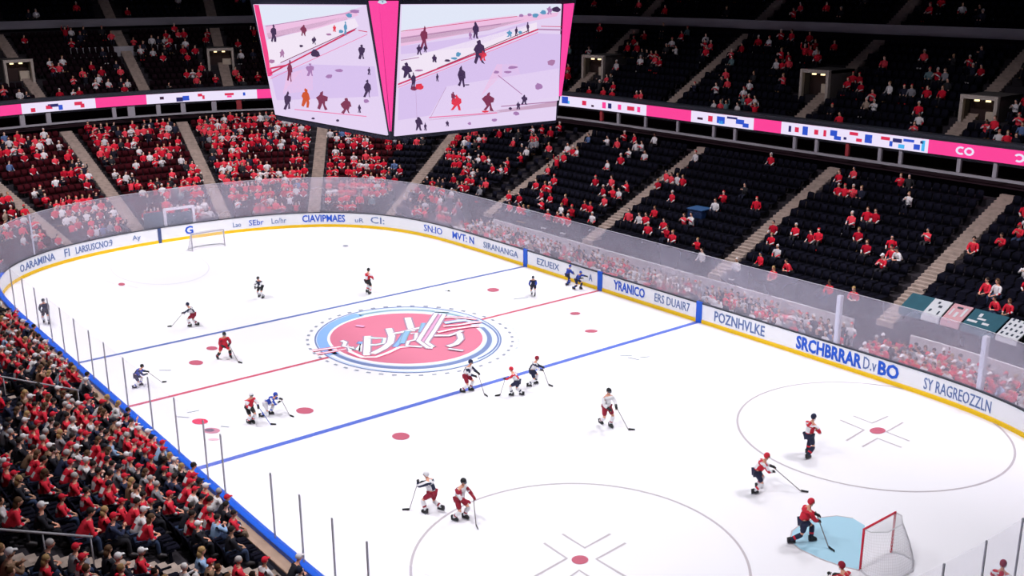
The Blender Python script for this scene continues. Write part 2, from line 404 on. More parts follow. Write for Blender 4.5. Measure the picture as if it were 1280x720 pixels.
GF, GN = 3.85, 3.45
gl = struct(loft(119, LEN+44, rect(0.05, 0.065, BH+0.05, GF), M_GLASS, closed=True).build('wall_glass_far'))
g2 = struct(loft(44, 119, rect(0.05, 0.065, BH+0.05, GN), M_GLASSN, closed=True).build('wall_glass_near'))
def post_box(s, z0, z1, w, d0, d1, m, name, parent):
    b = MB(); loft(s-w/2, s+w/2, rect(d0, d1, z0, z1), m, b, step=1, closed=True); return b.build(name, parent)
near_px = [(5.9, -16.1), (11.4, -16.1), (12.9, -16.1), (16.6, -16.1), (18.6, -16.1), (20.5, -16.1), (22.3, -16.1), (3.1, -16.1), (0.6, -16.1), (-1.4, -16.1), (-3.6, -16.1), (-5.7, -16.1), (-7.8, -16.1), (-10.1, -16.1), (-12.4, -16.1), (-14.8, -16.1), (8.7, -16.1)]
for p in near_px:
    i = int(np.argmin(np.linalg.norm(PATH-np.array(p), axis=1))); s = i/NS*LEN
    post_box(s, BH, GN, 0.035, 0.03, 0.08, M_POST, 'stanchion', g2)
for s in np.arange(46, 70, 2.0): post_box(s, BH, GN, 0.035, 0.03, 0.08, M_POST, 'stanchion', g2)
for s in (s_at_px(1046, 2.2, .1), s_at_px(1226, 2.2, .1)): post_box(s, BH, GF-0.3, 0.22, 0.07, 0.30, M_PALEPOST, 'stanchion', gl)
for s in (s_at_px(40, 2.2, .1),): post_box(s, BH, GF, 0.08, 0.07, 0.13, M_PALEPOST, 'stanchion', gl)
loft(119, LEN+44, rect(0.045, 0.07, GF, GF+0.02), M_PALEPOST, closed=True).build('glass_top_edge', gl)

# ------------------------------------------------------------------ stands (terraces)
AISLES_LOW = [18.0+LEN, 29.1+LEN, 7.1+LEN, 159.5, 152.0, 146.35, 140.2, 133.9, 128.8, 40.0+LEN]
AISLES_UP = [13.4+LEN, 24.2+LEN, 1.8+LEN, 156.5, 142.6, 138.85, 133.4, 36.0+LEN, 149.5, 128.5]
AISLES_NEAR = [79.3, 95.6, 111.2]
S0, S1 = 119.0, LEN+45.0
def low_d(k): return 1.0+0.85*k
def low_z(k): return 0.62+0.391*k
def terrace(s0, s1, k0, k1, df, zf, dd, base, m):
    prof = [(df(k0)-0.35, base)]
    for k in range(k0, k1): prof += [(df(k)-0.35, zf(k)), (df(k)+dd-0.35, zf(k))]
    return loft(s0, s1, prof, m)
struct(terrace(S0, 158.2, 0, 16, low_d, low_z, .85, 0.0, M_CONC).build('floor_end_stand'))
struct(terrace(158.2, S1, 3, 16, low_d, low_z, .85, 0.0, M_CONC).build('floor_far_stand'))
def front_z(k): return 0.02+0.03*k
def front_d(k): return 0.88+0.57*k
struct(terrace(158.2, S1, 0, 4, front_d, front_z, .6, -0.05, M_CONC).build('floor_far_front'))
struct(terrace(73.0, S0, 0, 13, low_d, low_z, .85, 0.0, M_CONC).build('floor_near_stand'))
struct(loft(73.0, S0, rect(0.24, 0.62, 0.9, 0.96), M_TAN, closed=True).build('trim_1'))
# pale wall behind the front rows, broken at the passages
wall = struct(loft(160.2, LEN+27.4, rect(3.02, 3.14, 0.0, 1.5), M_WALLP, closed=True).build('wall_far_front'))
struct(loft(LEN+30.6, S1, rect(3.02, 3.14, 0.0, 1.5), M_WALLP, closed=True).build('wall_far_front'))
def up_d(j): return 15.7+0.8*j
def up_z(j): return 8.75+0.445*j
def top_d(j): return 26.0+0.8*j
def top_z(j): return 14.7+0.5*j
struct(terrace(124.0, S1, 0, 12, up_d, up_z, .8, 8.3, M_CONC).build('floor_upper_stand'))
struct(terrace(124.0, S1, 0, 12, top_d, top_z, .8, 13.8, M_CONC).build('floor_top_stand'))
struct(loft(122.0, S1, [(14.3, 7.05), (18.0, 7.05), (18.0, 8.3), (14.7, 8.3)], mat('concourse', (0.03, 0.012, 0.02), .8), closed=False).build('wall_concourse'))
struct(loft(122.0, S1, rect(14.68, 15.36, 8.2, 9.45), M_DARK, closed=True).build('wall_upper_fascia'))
struct(loft(124.0, S1, rect(25.0, 25.3, 14.35, 15.02), mat('grey_parapet', (0.24, 0.23, 0.27), .8), closed=True).build('wall_parapet'))
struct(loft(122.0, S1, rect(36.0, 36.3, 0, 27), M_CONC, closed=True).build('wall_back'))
struct(loft(136.0, 141.6, rect(21.68, 21.76, 11.9, 12.75), M_RAIL, closed=True).build('wall_tier_parapet'))
# ledge rail and columns under the ribbon
led = struct(loft(123, S1, rect(14.45, 14.6, 7.35, 7.5), M_RAIL, closed=True).build('trim_2'))
for px, c in ((27, 0), (60, 0), (143, 0), (162, 0), (167, 0), (197, 0), (230, 0), (267, 0), (300, 1), (752, 1), (773, 0), (807, 0), (848, 0), (893, 0), (919, 0), (993, 0), (1021, 0), (1060, 1), (1101, 0), (1126, 0), (1199, 0), (1245, 0)):
    post_box(s_at_px(px, 7.9, 14.7), 7.5, 8.32, 0.22, 14.62, 14.8, mat('concourse_red', (0.35, 0.04, 0.05), .7) if c else M_RAIL, 'column', led)
# aisle stairs
def stairs(s, k0, k1, df, zf, dd, w=0.62):
    p, n = pos(s); t = np.array([n[1], -n[0]]); b = MB()
    for k in range(k0, k1):
        for h in (0, 1, 2):
            d0 = df(k)-0.35+(h-.35)*dd/3; d1 = d0+dd/3+0.02; z = zf(k)+0.03+h*(zf(k+1)-zf(k))/3
            V = []
            for zz in (z-0.3, z):
                for dx, ww in ((d0, -w), (d1, -w), (d1, w), (d0, w)):
                    q = p+n*dx+t*ww; V.append((q[0], q[1], zz))
            b.add(V, [(0, 3, 2, 1), (4, 5, 6, 7), (0, 1, 5, 4), (1, 2, 6, 5), (2, 3, 7, 6), (3, 0, 4, 7)], M_STEP)
    return b
AW = {}
for s in AISLES_LOW:
    struct(stairs(s, 3 if s > 158.3 else 0, 16, low_d, low_z, .85, .46).build('floor_aisle_stair'))
for s in AISLES_UP:
    struct(stairs(s, 0, 12, up_d, up_z, .8, .45).build('floor_aisle_stair'))
    struct(stairs(s, 0, 12, top_d, top_z, .8, .45).build('floor_aisle_stair'))
for s in AISLES_NEAR: struct(stairs(s, 0, 13, low_d, low_z, .85, .6).build('floor_aisle_stair'))
# vomitory portals in the upper stand
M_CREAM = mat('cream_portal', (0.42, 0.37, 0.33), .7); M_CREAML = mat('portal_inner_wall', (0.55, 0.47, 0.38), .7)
VOMS = [(25.0+LEN, 17.4, 10.0), (12.9+LEN, 18.2, 10.7), (156.9, 18.0, 10.6), (133.0, 18.2, 10.7), (142.5, 18.8, 10.9)]
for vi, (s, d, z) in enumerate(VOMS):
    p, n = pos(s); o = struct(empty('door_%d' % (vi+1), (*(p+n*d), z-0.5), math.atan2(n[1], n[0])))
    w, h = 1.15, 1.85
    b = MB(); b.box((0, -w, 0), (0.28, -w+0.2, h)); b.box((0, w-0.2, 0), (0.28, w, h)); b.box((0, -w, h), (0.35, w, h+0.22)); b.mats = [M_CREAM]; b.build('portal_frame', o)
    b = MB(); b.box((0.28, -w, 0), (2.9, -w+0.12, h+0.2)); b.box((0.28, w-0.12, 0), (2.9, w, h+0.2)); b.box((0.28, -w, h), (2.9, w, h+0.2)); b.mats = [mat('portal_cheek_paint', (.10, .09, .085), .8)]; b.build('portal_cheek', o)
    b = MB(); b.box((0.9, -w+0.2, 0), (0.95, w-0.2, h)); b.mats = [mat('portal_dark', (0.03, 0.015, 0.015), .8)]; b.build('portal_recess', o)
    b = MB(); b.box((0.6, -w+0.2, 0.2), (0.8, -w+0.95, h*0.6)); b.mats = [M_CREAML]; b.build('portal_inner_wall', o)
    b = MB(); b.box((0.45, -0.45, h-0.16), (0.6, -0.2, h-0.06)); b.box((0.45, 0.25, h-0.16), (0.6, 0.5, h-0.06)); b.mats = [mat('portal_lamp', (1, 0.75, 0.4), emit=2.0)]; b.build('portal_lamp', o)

# ------------------------------------------------------------------ LED ribbon board
PK = mat('led_pink', srgb(250, 62, 150), emit=1.0); PW = mat('led_white', srgb(235, 225, 250), emit=1.0)
CB = {'b': mat('led_blue', srgb(40, 80, 200), emit=1), 'n': mat('led_navy', srgb(35, 35, 100), emit=1), 'r': mat('led_red', srgb(215, 40, 80), emit=1), 't': mat('led_sky', srgb(70, 180, 240), emit=1), 'k': mat('led_black', srgb(60, 30, 60), emit=1), 'w': PW, 'p': PK}
RD, RZ0, RZ1 = 14.55, 8.38, 9.16
rb = empty('ribbon_board', P3(165, 14.6, 8.4))
tag(rb, 'long pink and white glowing ribbon screen along the upper stand front', 'ribbon display')
def rib(name, s0, s1, m, d=RD, z0=RZ0, z1=RZ1):
    o = loft(s0, s1, rect(d-0.04, d+0.06, z0, z1), m, step=.5, closed=True).build(name); o.parent = rb; o.matrix_parent_inverse = Matrix.Translation(rb.location).inverted(); return o
rib('housing', 122, S1, M_DARK, RD+0.06, RZ0-0.06, RZ1+0.06)
rs = lambda px: s_at_px(px, 8.77, RD, 121, S1)
rib('display_strip', 122.2, S1-.1, PK)
for a, c in ((27, 118), (182, 321), (699, 808), (865, 943), (978, 1160)):
    rib('display_graphic', rs(a), rs(c), PW, RD-0.03)
for px, v, w, h, c in [(41, .3, 6, .4, 'r'), (62, .45, 8, .35, 'r'), (66, .6, 12, .3, 'n'), (75, .35, 7, .5, 'b'), (98, .6, 9, .35, 'r'), (103, .35, 5, .4, 'r'), (202, .55, 5, .3, 'k'), (224, .3, 6, .45, 'n'), (233, .4, 8, .5, 'b'),
                       (250, .65, 5, .3, 'r'), (254, .4, 4, .4, 'r'), (287, .6, 12, .25, 'r'), (287, .35, 7, .2, 'p'), (305, .55, 5, .35, 'b'),
                       (707, .6, 6, .7, 'b'), (712, .4, 3, .3, 't'), (731, .5, 6, .45, 'r'), (742, .3, 3, .2, 'k'), (756, .5, 5, .6, 'p'), (763, .5, 5, .5, 'n'), (775, .5, 4, .5, 'p'), (789, .5, 9, .4, 'r'), (799, .5, 4, .5, 'p'),
                       (876, .4, 6, .2, 'k'), (889, .5, 6, .5, 'r'), (902, .5, 9, .6, 'b'), (903, .3, 5, .3, 't'), (916, .8, 12, .18, 'n'), (926, .55, 9, .4, 'b'), (933, .3, 7, .35, 'b'),
                       (988, .5, 4, .5, 'n'), (997, .5, 4, .4, 'r'), (1007, .5, 6, .7, 'b'), (1021, .5, 6, .4, 'r'), (1032, .5, 4, .5, 'r'), (1043, .6, 8, .45, 'b'), (1048, .25, 9, .3, 'b'), (1058, .3, 4, .2, 'n'), (1068, .75, 12, .25, 'r'), (1075, .3, 7, .25, 'r'),
                       (1087, .5, 9, .65, 'b'), (1090, .5, 3, .2, 'w'), (1108, .7, 11, .25, 'r'), (1115, .35, 5, .4, 'b'), (1122, .65, 10, .3, 'n'), (1136, .75, 14, .2, 'b'), (1128, .25, 7, .3, 't'), (1147, .35, 7, .4, 'b'), (1155, .5, 3, .8, 't'), (1153, .75, 5, .2, 'n')]:
    sa, sb = rs(px-w/2), rs(px+w/2); sb = max(sb, sa+0.1)
    blobs = MB(); loft(sa, sb, rect(RD-0.085, RD-0.07, RZ0+(RZ1-RZ0)*max(0.04, v-h/2), RZ0+(RZ1-RZ0)*min(.96, v+h/2)), CB[c], blobs, step=.3, closed=True)
    o = blobs.build('display_symbol'); o.parent = rb; o.matrix_parent_inverse = Matrix.Translation(rb.location).inverted()
def ring_glyph(px, wpx, arcs):
    gm = MB()
    for a0, a1 in arcs:
        n = 10; A = []; B = []
        sc = rs(px); sw = max(0.3, (rs(px+wpx/2)-rs(px-wpx/2))/2)
        for k in range(n+1):
            a = rad(a0+(a1-a0)*k/n)
            A.append(P3(sc+sw*math.cos(a), RD-0.06, 8.77+0.24*math.sin(a))); B.append(P3(sc+sw*.55*math.cos(a), RD-0.06, 8.77+0.13*math.sin(a)))
        gm.add(A+B, [(i, i+1, n+2+i, n+1+i) for i in range(n)], PW)
    o = gm.build('display_letter'); o.parent = rb; o.matrix_parent_inverse = Matrix.Translation(rb.location).inverted()
ring_glyph(1202, 9, [(50, 310)]); ring_glyph(1212, 9, [(0, 360)]); ring_glyph(1274, 9, [(-30, 150), (230, 330)])

# ------------------------------------------------------------------ scoreboard
ZB = 11.4; TILT = 0.13
cB = up(488, 172.5, ZB)
RB = up(697, 151, ZB); LB = up(344, 147, ZB)
dirR = (RB-cB)[:2]; dirL = (LB-cB)[:2]
wR = np.linalg.norm(dirR); wL = np.linalg.norm(dirL); dirR = dirR/wR; dirL = dirL/wL
nR = np.array([dirR[1], -dirR[0]]); nR *= np.sign(nR@(CAM[:2]-cB[:2]))
nL = np.array([dirL[1], -dirL[0]]); nL *= np.sign(nL@(CAM[:2]-cB[:2]))
def face_plane(n2): return np.array([n2[0], n2[1], -TILT])
pR, pL = face_plane(nR), face_plane(nL)
def fR(px, py, off=0.0): return ray_plane(px, py, cB, pR)+pR/np.linalg.norm(pR)*off
def fL(px, py, off=0.0): return ray_plane(px, py, cB, pL)+pL/np.linalg.norm(pL)*off
sbm = (RB+LB)/2
sb = empty('scoreboard', (sbm[0], sbm[1], ZB))
tag(sb, 'hanging cube scoreboard showing the game on bright lilac screens with pink corners', 'scoreboard')
def sbp(o, parent=None):
    o.parent = parent or sb
    if parent is None: o.matrix_parent_inverse = Matrix.Translation(sb.location).inverted()
    return o
ZT = fR(600, 2)[2]
topz = ZT
oc = cB[:2]+(RB-cB)[:2]+(LB-cB)[:2]
k = TILT*(topz-ZB)
nB = -nR; nK = -nL
bot = [cB[:2], RB[:2], oc, LB[:2]]
topc = [cB[:2]+nR*k+nL*k, RB[:2]+nR*k-nL*k, oc-nR*k-nL*k, LB[:2]-nR*k+nL*k]
hb = MB()
inn = lambda P, c, e: [q+(c-q)*e for q in P]
cc = sbm[:2]
bI, tI = inn(bot, cc, 0.012), inn(topc, cc, 0.012)
V = [(q[0], q[1], ZB-0.12) for q in bI]+[(q[0], q[1], topz+0.25) for q in tI]
hb.add(V, [(0, 1, 2, 3), (7, 6, 5, 4), (0, 4, 5, 1), (1, 5, 6, 2), (2, 6, 7, 3), (3, 7, 4, 0)], mat('scoreboard_black', (0.012, 0.014, 0.03), .5))
V = [(q[0], q[1], topz+0.25) for q in inn(tI, cc, -0.02)]+[(q[0], q[1], topz+1.6) for q in inn(tI, cc, .3)]
hb.add(V, [(7, 6, 5, 4), (0, 4, 5, 1), (1, 5, 6, 2), (2, 6, 7, 3), (3, 7, 4, 0), (0, 1, 2, 3)], mat('scoreboard_black', (0, 0, 0)))
sbp(hb.build('housing'))
for q in inn(tI, cc, .35):
    b = MB(); b.tube([(q[0], q[1], topz+1.5), (q[0], q[1], topz+16)], 0.04, M_POST, 6); sbp(b.build('suspension_cable'))
SCR = mat('screen_lilac', srgb(226, 208, 240), emit=1.0); SC2 = mat('screen_sky', srgb(222, 228, 246), emit=1.0)
def px_poly(mb, f, pts, off, m, depth=0.0):
    mb.add([f(x, y, off) for x, y in pts], [tuple(range(len(pts)))], m)
def screen(f, quad, wash, figs, lines, name):
    b = MB(); n = len(quad)
    A = [f(x, y, 0.05) for x, y in quad]; B = [f(x, y, -0.05) for x, y in quad]
    b.add(A+B, [tuple(range(n))]+[(i, (i+1) % n, n+(i+1) % n, n+i) for i in range(n)], SCR)
    so = sbp(b.build(name))
    b = MB()
    for pts, m in wash: px_poly(b, f, pts, 0.07, m)
    wo = b.build('broadcast_background'); wo.parent = so
    b = MB()
    for x0, y0, x1, y1, w, m in lines:
        px_poly(b, f, [(x0, y0-w/2), (x1, y1-w/2), (x1, y1+w/2), (x0, y0+w/2)], 0.09, m)
    wo = b.build('broadcast_lines'); wo.parent = so
    for x, y, w, h, m in figs:
        b = MB(); rr = random.Random(int(x*7+y*13))
        # head, shoulders, waist, two legs as one outline
        o = [(0, -.5), (.18, -.42), (.15, -.3), (.45, -.2), (.5, .05), (.3, .1), (.35, .3), (.45, .5), (.15, .5), (.05, .2), (-.2, .5), (-.45, .45), (-.25, .2), (-.35, .05), (-.5, -.1), (-.35, -.25), (-.12, -.3), (-.16, -.42)]
        if w > .75*h: o = [(.40*math.cos(q), .26*math.sin(q)) for q in np.linspace(0, 2*math.pi, 12)[:-1]]
        px_poly(b, f, [(x+w*(a+rr.uniform(-.1, .1)), y+h*(c+rr.uniform(-.04, .04))) for a, c in o], 0.11, m)
        b.build('broadcast_figure', so)
e = lambda n, *c: mat(n, srgb(*c), emit=1.0)
D, RDm, MV, OR, TL_, PKL, RLN, GLN, PAL, WHT = e('fig_dark', 62, 40, 80), e('fig_red', 225, 50, 75), e('fig_maroon', 125, 45, 80), e('fig_orange', 205, 80, 35), e('fig_teal', 90, 150, 190), e('wash_pink', 236, 190, 225), e('line_red', 205, 45, 95), e('line_mauve', 170, 120, 165), e('wash_pale', 240, 228, 244), e('wash_skyblue', 224, 230, 246)
MVW = e('wash_mauve', 196, 160, 190); VIO = e('scuff_violet', 165, 120, 175); LIL2 = e('wash_lilac2', 214, 192, 236)
o4 = lambda x, y: (310+x/4, y/4)
o5 = lambda x, y: (485+x/4, y/4)
def Lp(*a): return [o4(x, y) for x, y in a]
def Rp(*a): return [o5(x, y) for x, y in a]
screen(fL, [(317.5, 5.5), (457.5, 6), (484.5, 169), (345, 143)],
  [(Lp((60, 24), (585, 28), (480, 65), (250, 110), (80, 125)), WHT), (Lp((95, 130), (540, 50), (560, 75), (330, 150), (100, 185)), PKL), (Lp((100, 165), (500, 80), (505, 95), (110, 195)), MVW),
   (Lp((100, 200), (540, 90), (560, 130), (200, 300), (115, 340)), PAL), (Lp((120, 375), (300, 320), (640, 330), (660, 480), (150, 500)), LIL2), (Lp((35, 22), (60, 24), (130, 380), (105, 380)), e('strip_pink', 240, 60, 130)),
   (Lp((200, 370), (330, 330), (330, 450), (180, 470)), PKL)],
  [(*o4(o[0], o[1]), o[2]/4, o[3]/4, o[4]) for o in [(137, 165, 34, 90, D), (287, 150, 30, 60, MV), (340, 200, 22, 40, D), (345, 265, 60, 75, D), (217, 350, 26, 110, MV), (320, 345, 36, 65, VIO), (578, 255, 32, 75, D), (615, 352, 14, 40, D), (606, 440, 40, 90, D), (600, 503, 36, 40, VIO),
   (207, 500, 38, 90, D), (296, 486, 46, 95, OR), (380, 498, 54, 95, MV), (500, 525, 48, 80, MV), (566, 540, 16, 45, D), (335, 590, 26, 20, D), (458, 600, 20, 26, D), (465, 350, 48, 30, VIO), (415, 380, 50, 36, VIO), (497, 140, 16, 70, TL_), (442, 140, 18, 34, RDm), (475, 155, 30, 30, TL_),
   (275, 228, 24, 24, D), (180, 265, 26, 40, GLN), (545, 55, 60, 40, VIO), (515, 75, 40, 40, TL_), (415, 170, 34, 24, GLN), (128, 305, 36, 40, GLN)]],
  [(*o4(115, 368), *o4(545, 145), 2.2, RLN), (*o4(170, 312), *o4(550, 140), 1.0, MV), (*o4(120, 392), *o4(605, 170), .8, e('line_pink', 235, 120, 170)), (*o4(240, 545), *o4(600, 580), 1.0, e('line_pink', 0, 0, 0)), (*o4(95, 130), *o4(530, 60), .8, GLN), (*o4(560, 150), *o4(605, 158), 1, RLN), (*o4(120, 340), *o4(200, 325), 2.2, RLN)], 'screen')
screen(fR, [(501.2, 5.5), (701.5, 5), (694, 150), (493, 170)],
  [(Rp((65, 24), (860, 20), (850, 60), (400, 100), (60, 160)), WHT), (Rp((60, 150), (640, 70), (860, 40), (840, 80), (420, 160), (60, 230)), PKL), (Rp((60, 185), (560, 115), (680, 95), (500, 150), (60, 215)), MVW), (Rp((60, 230), (500, 170), (700, 105), (700, 130), (420, 235), (60, 270)), LIL2),
   (Rp((55, 300), (740, 110), (740, 150), (55, 410)), PAL), (Rp((50, 440), (740, 165), (860, 170), (850, 480), (45, 600)), LIL2), (Rp((200, 585), (540, 565), (560, 555), (840, 505), (838, 530), (200, 600)), MVW), (Rp((190, 600), (290, 430), (850, 340), (850, 500), (560, 560)), SCR), (Rp((460, 480), (540, 320), (640, 320), (660, 380), (540, 400)), PKL)],
  [(*o5(o[0], o[1]), o[2]/4, o[3]/4, o[4]) for o in [(175, 185, 36, 110, MV), (150, 245, 26, 55, D), (180, 240, 20, 40, D), (432, 150, 34, 85, D), (405, 175, 18, 40, VIO), (450, 255, 56, 120, D), (467, 275, 34, 50, RDm), (360, 380, 44, 105, D), (385, 422, 50, 10, D), (88, 350, 50, 80, D), (120, 400, 24, 90, D), (152, 430, 50, 60, RDm), (122, 440, 40, 40, MV),
   (148, 615, 40, 70, D), (180, 630, 14, 40, D), (320, 480, 24, 50, MV), (335, 510, 54, 80, RDm), (496, 505, 58, 95, MV), (480, 555, 50, 20, RDm), (290, 615, 20, 30, D), (400, 615, 24, 26, VIO), (525, 598, 36, 30, VIO), (645, 525, 20, 40, D), (605, 540, 20, 26, D), (635, 565, 36, 36, VIO), (675, 495, 32, 50, D), (745, 430, 46, 60, VIO),
   (615, 335, 60, 30, VIO), (590, 358, 50, 24, VIO), (535, 358, 36, 26, VIO), (226, 290, 26, 40, D), (290, 300, 34, 24, D), (345, 270, 34, 44, TL_), (325, 290, 40, 26, TL_), (635, 155, 14, 50, D), (692, 135, 14, 56, D), (655, 160, 24, 30, TL_), (600, 165, 26, 36, TL_), (835, 45, 50, 60, D), (800, 50, 30, 40, VIO), (770, 60, 40, 40, TL_), (730, 75, 40, 40, TL_), (700, 72, 30, 30, VIO), (660, 75, 30, 30, VIO), (810, 310, 50, 60, GLN), (150, 350, 60, 18, GLN), (240, 385, 14, 40, D)]],
  [(*o5(45, 420), *o5(745, 145), 2.0, RLN), (*o5(45, 435), *o5(745, 160), .9, e('line_pink', 0, 0, 0)), (*o5(240, 340), *o5(700, 150), 1.0, MV), (*o5(745, 145), *o5(862, 148), 1.6, GLN), (*o5(760, 130), *o5(862, 132), .8, RLN), (*o5(60, 190), *o5(560, 118), .9, GLN), (*o5(60, 155), *o5(640, 80), .7, RLN), (*o5(200, 585), *o5(540, 562), 1.2, e('line_pink', 0, 0, 0)), (*o5(545, 375), *o5(665, 470), 1.2, GLN), (*o5(285, 435), *o5(205, 590), .9, GLN), (*o5(134, 450), *o5(140, 600), 6, GLN), (*o5(560, 530), *o5(840, 505), 1.2, GLN), (*o5(60, 300), *o5(150, 285), 1, GLN)], 'screen')
PKS = mat('scoreboard_pink', srgb(250, 66, 160), emit=1.0)
def pink(f, pts, off=0.06):
    b = MB(); n = len(pts); b.add([f(x, y, off) for x, y in pts]+[f(x, y, 0) for x, y in pts], [tuple(range(n))]+[(i, (i+1) % n, n+(i+1) % n, n+i) for i in range(n)], PKS); return sbp(b.build('pink_corner_panel'))
# the corner edge in the picture runs from (488,172) up to the top corner
tcx, tcy = proj((topc[0][0], topc[0][1], topz))
pink(fL, [(462, 1), (tcx, 1), (487.8, 164)])
pink(fR, [(tcx, 1), (497.5, 1), (488.5, 164)])
pink(fR, [(704.5, 5), (717, 4), (701, 120), (698.5, 120)])
b = MB(); px_poly(b, fL, [(476, 0), (484, 0), (486, 3), (480, 5), (474, 3)], 0.09, e('badge_pale', 200, 215, 235)); px_poly(b, fL, [(479, 1), (482, 1), (481, 3)], 0.1, e('badge_teal', 60, 110, 140)); sbp(b.build('corner_badge'))

# ------------------------------------------------------------------ seats and spectators
def hitsurf(px, py, fn, t0=20, t1=130):
    v = _d*FPX+(px-640)*_r2-(py-360)*_u2; v = v/np.linalg.norm(v)
    for t in np.arange(t0, t1, 0.15):
        P = CAM+v*t
        D = np.linalg.norm(PATH-P[:2], axis=1); i = int(D.argmin()); o = (P[:2]-PATH[i])@NRM[i]
        if P[2] <= fn(o): return i*LEN/NS, o, P
SEATS = []   # (zone, row, s, d, z, near-block index, place in row)
def in_aisle(s, aisles, w):
    return any(abs(s-a) < w for a in aisles)
def rows(zone, s0, s1, k0, k1, df, zf, aisles, w, pitch=0.55):
    for k in range(k0, k1):
        d = df(k)+0.02; s = s0+0.3; n = 0; prev = None
        while s < s1-0.3:
            p, nn = pos(s, d); q, _ = pos(s+0.1, d)
            ds = 0.1*pitch/max(0.02, np.linalg.norm(q-p))
            # aisles keep their own width, so compare in metres at this offset
            f = np.linalg.norm(q-p)/0.1
            if in_aisle(s, aisles, w/f): n = 0; s += ds; continue
            ok = True
            if zone == 'up':
                for vs, vd, vz in VOMS:
                    if abs(s-vs)*f < 1.75 and vd-0.7 < d < vd+3.3: ok = False
            if ok:
                n += 1; blk = sum(1 for a in aisles if s > a)
                SEATS.append((zone, k, s, d, zf(k), blk, n, p, nn))
            s += ds
rows('end', 119.6, 158.0, 0, 15, low_d, low_z, AISLES_LOW, 0.78, .5)
rows('front', 158.3, S1-2, 0, 4, front_d, front_z, [LEN+28.6], .8, .46)
rows('far', 158.3, S1-2, 3, 15, low_d, low_z, AISLES_LOW, 0.78, .52)
rows('up', 125.0, S1-2, 0, 11, up_d, up_z, AISLES_UP, 0.78, .52)
rows('top', 126.0, S1-2, 0, 9, top_d, top_z, AISLES_UP, 0.95, 0.6)
rows('near', 74.0, 119.0, 0, 12, low_d, low_z, AISLES_NEAR, 0.9, .56)
def inframe(P, m=25):
    v = np.asarray(P)-CAM
    if v@_d < 2: return False
    x, y = proj(P); return -m < x < 1280+m and -m < y < 720+m
def occupancy(zone, k, s, d):
    nz = noise.noise(Vector((s*0.28, d*0.45, {'end': 0, 'front': 5, 'far': 9, 'up': 13, 'top': 17, 'near': 21}[zone])))
    n2 = noise.noise(Vector((s*0.9, d*1.1, 40)))
    sl = s-LEN
    if zone == 'front': return 0.93
    if zone == 'near':
        b = 0.93 if d < 5 else 0.88
        if s < 84: b = 0.72+0.5*nz
        return b
    if zone == 'end':
        b = 0.78 if d < 5 else (0.60 if s > 137 else 0.42)
        if s < 126: b = .25
        if s > 150: b = 0.5 if d < 6 else .33
        return b+0.7*nz
    if zone == 'far':
        b = 0.22 if sl < 0 else (0.17 if sl < 10 else 0.12)
        if d < 6 and sl < 12: b += 0.15
        if sl > 30: b += 0.12
        return (-1 if (3 <= k < 5 and 29.8 < sl < 41) else b+0.35*nz+0.28*n2)
    if zone == 'up':
        b = 0.18 if sl < -10 else 0.15
        if 139 < s < 144 or d > 22: b -= 0.05
        return b+0.30*nz+0.28*n2
    return 0.13+0.3*nz+.2*n2
C_RED = [(0.60, 0.013, 0.035), (0.68, 0.02, 0.045), (0.42, 0.008, 0.025), (0.78, 0.06, 0.09)]
C_WHITE = [(0.72, 0.70, 0.72), (0.6, 0.58, 0.6)]
C_DARK = [(0.012, 0.012, 0.02), (0.02, 0.022, 0.04), (0.03, 0.03, 0.035)]
C_MISC = [(0.10, 0.16, 0.32), (0.25, 0.25, 0.28), (0.33, 0.25, 0.2), (0.12, 0.2, 0.22)]
C_SKIN = [(0.62, 0.36, 0.27), (0.52, 0.29, 0.2), (0.70, 0.45, 0.36), (0.2, 0.1, 0.07)]
C_HAIR = [(0.02, 0.012, 0.01), (0.08, 0.04, 0.02), (0.25, 0.15, 0.07), (0.6, 0.58, 0.58), (0.55, 0.03, 0.04), (0.015, 0.02, 0.04)]
def outfit(rr, zone):
    u = rr.random()
    r_ = {'front': (0.30, 0.66), 'near': (0.46, 0.66), 'end': (0.62, 0.80), 'far': (0.70, 0.86), 'up': (0.62, 0.80), 'top': (0.45, 0.6)}[zone]
    if u < r_[0]: j = rr.choice(C_RED); nm = 'red'
    elif u < r_[1]: j = rr.choice(C_WHITE); nm = 'white'
    elif u < r_[1]+(1-r_[1])*0.75: j = rr.choice(C_DARK); nm = 'dark'
    else: j = rr.choice(C_MISC); nm = 'misc'
    return j, nm
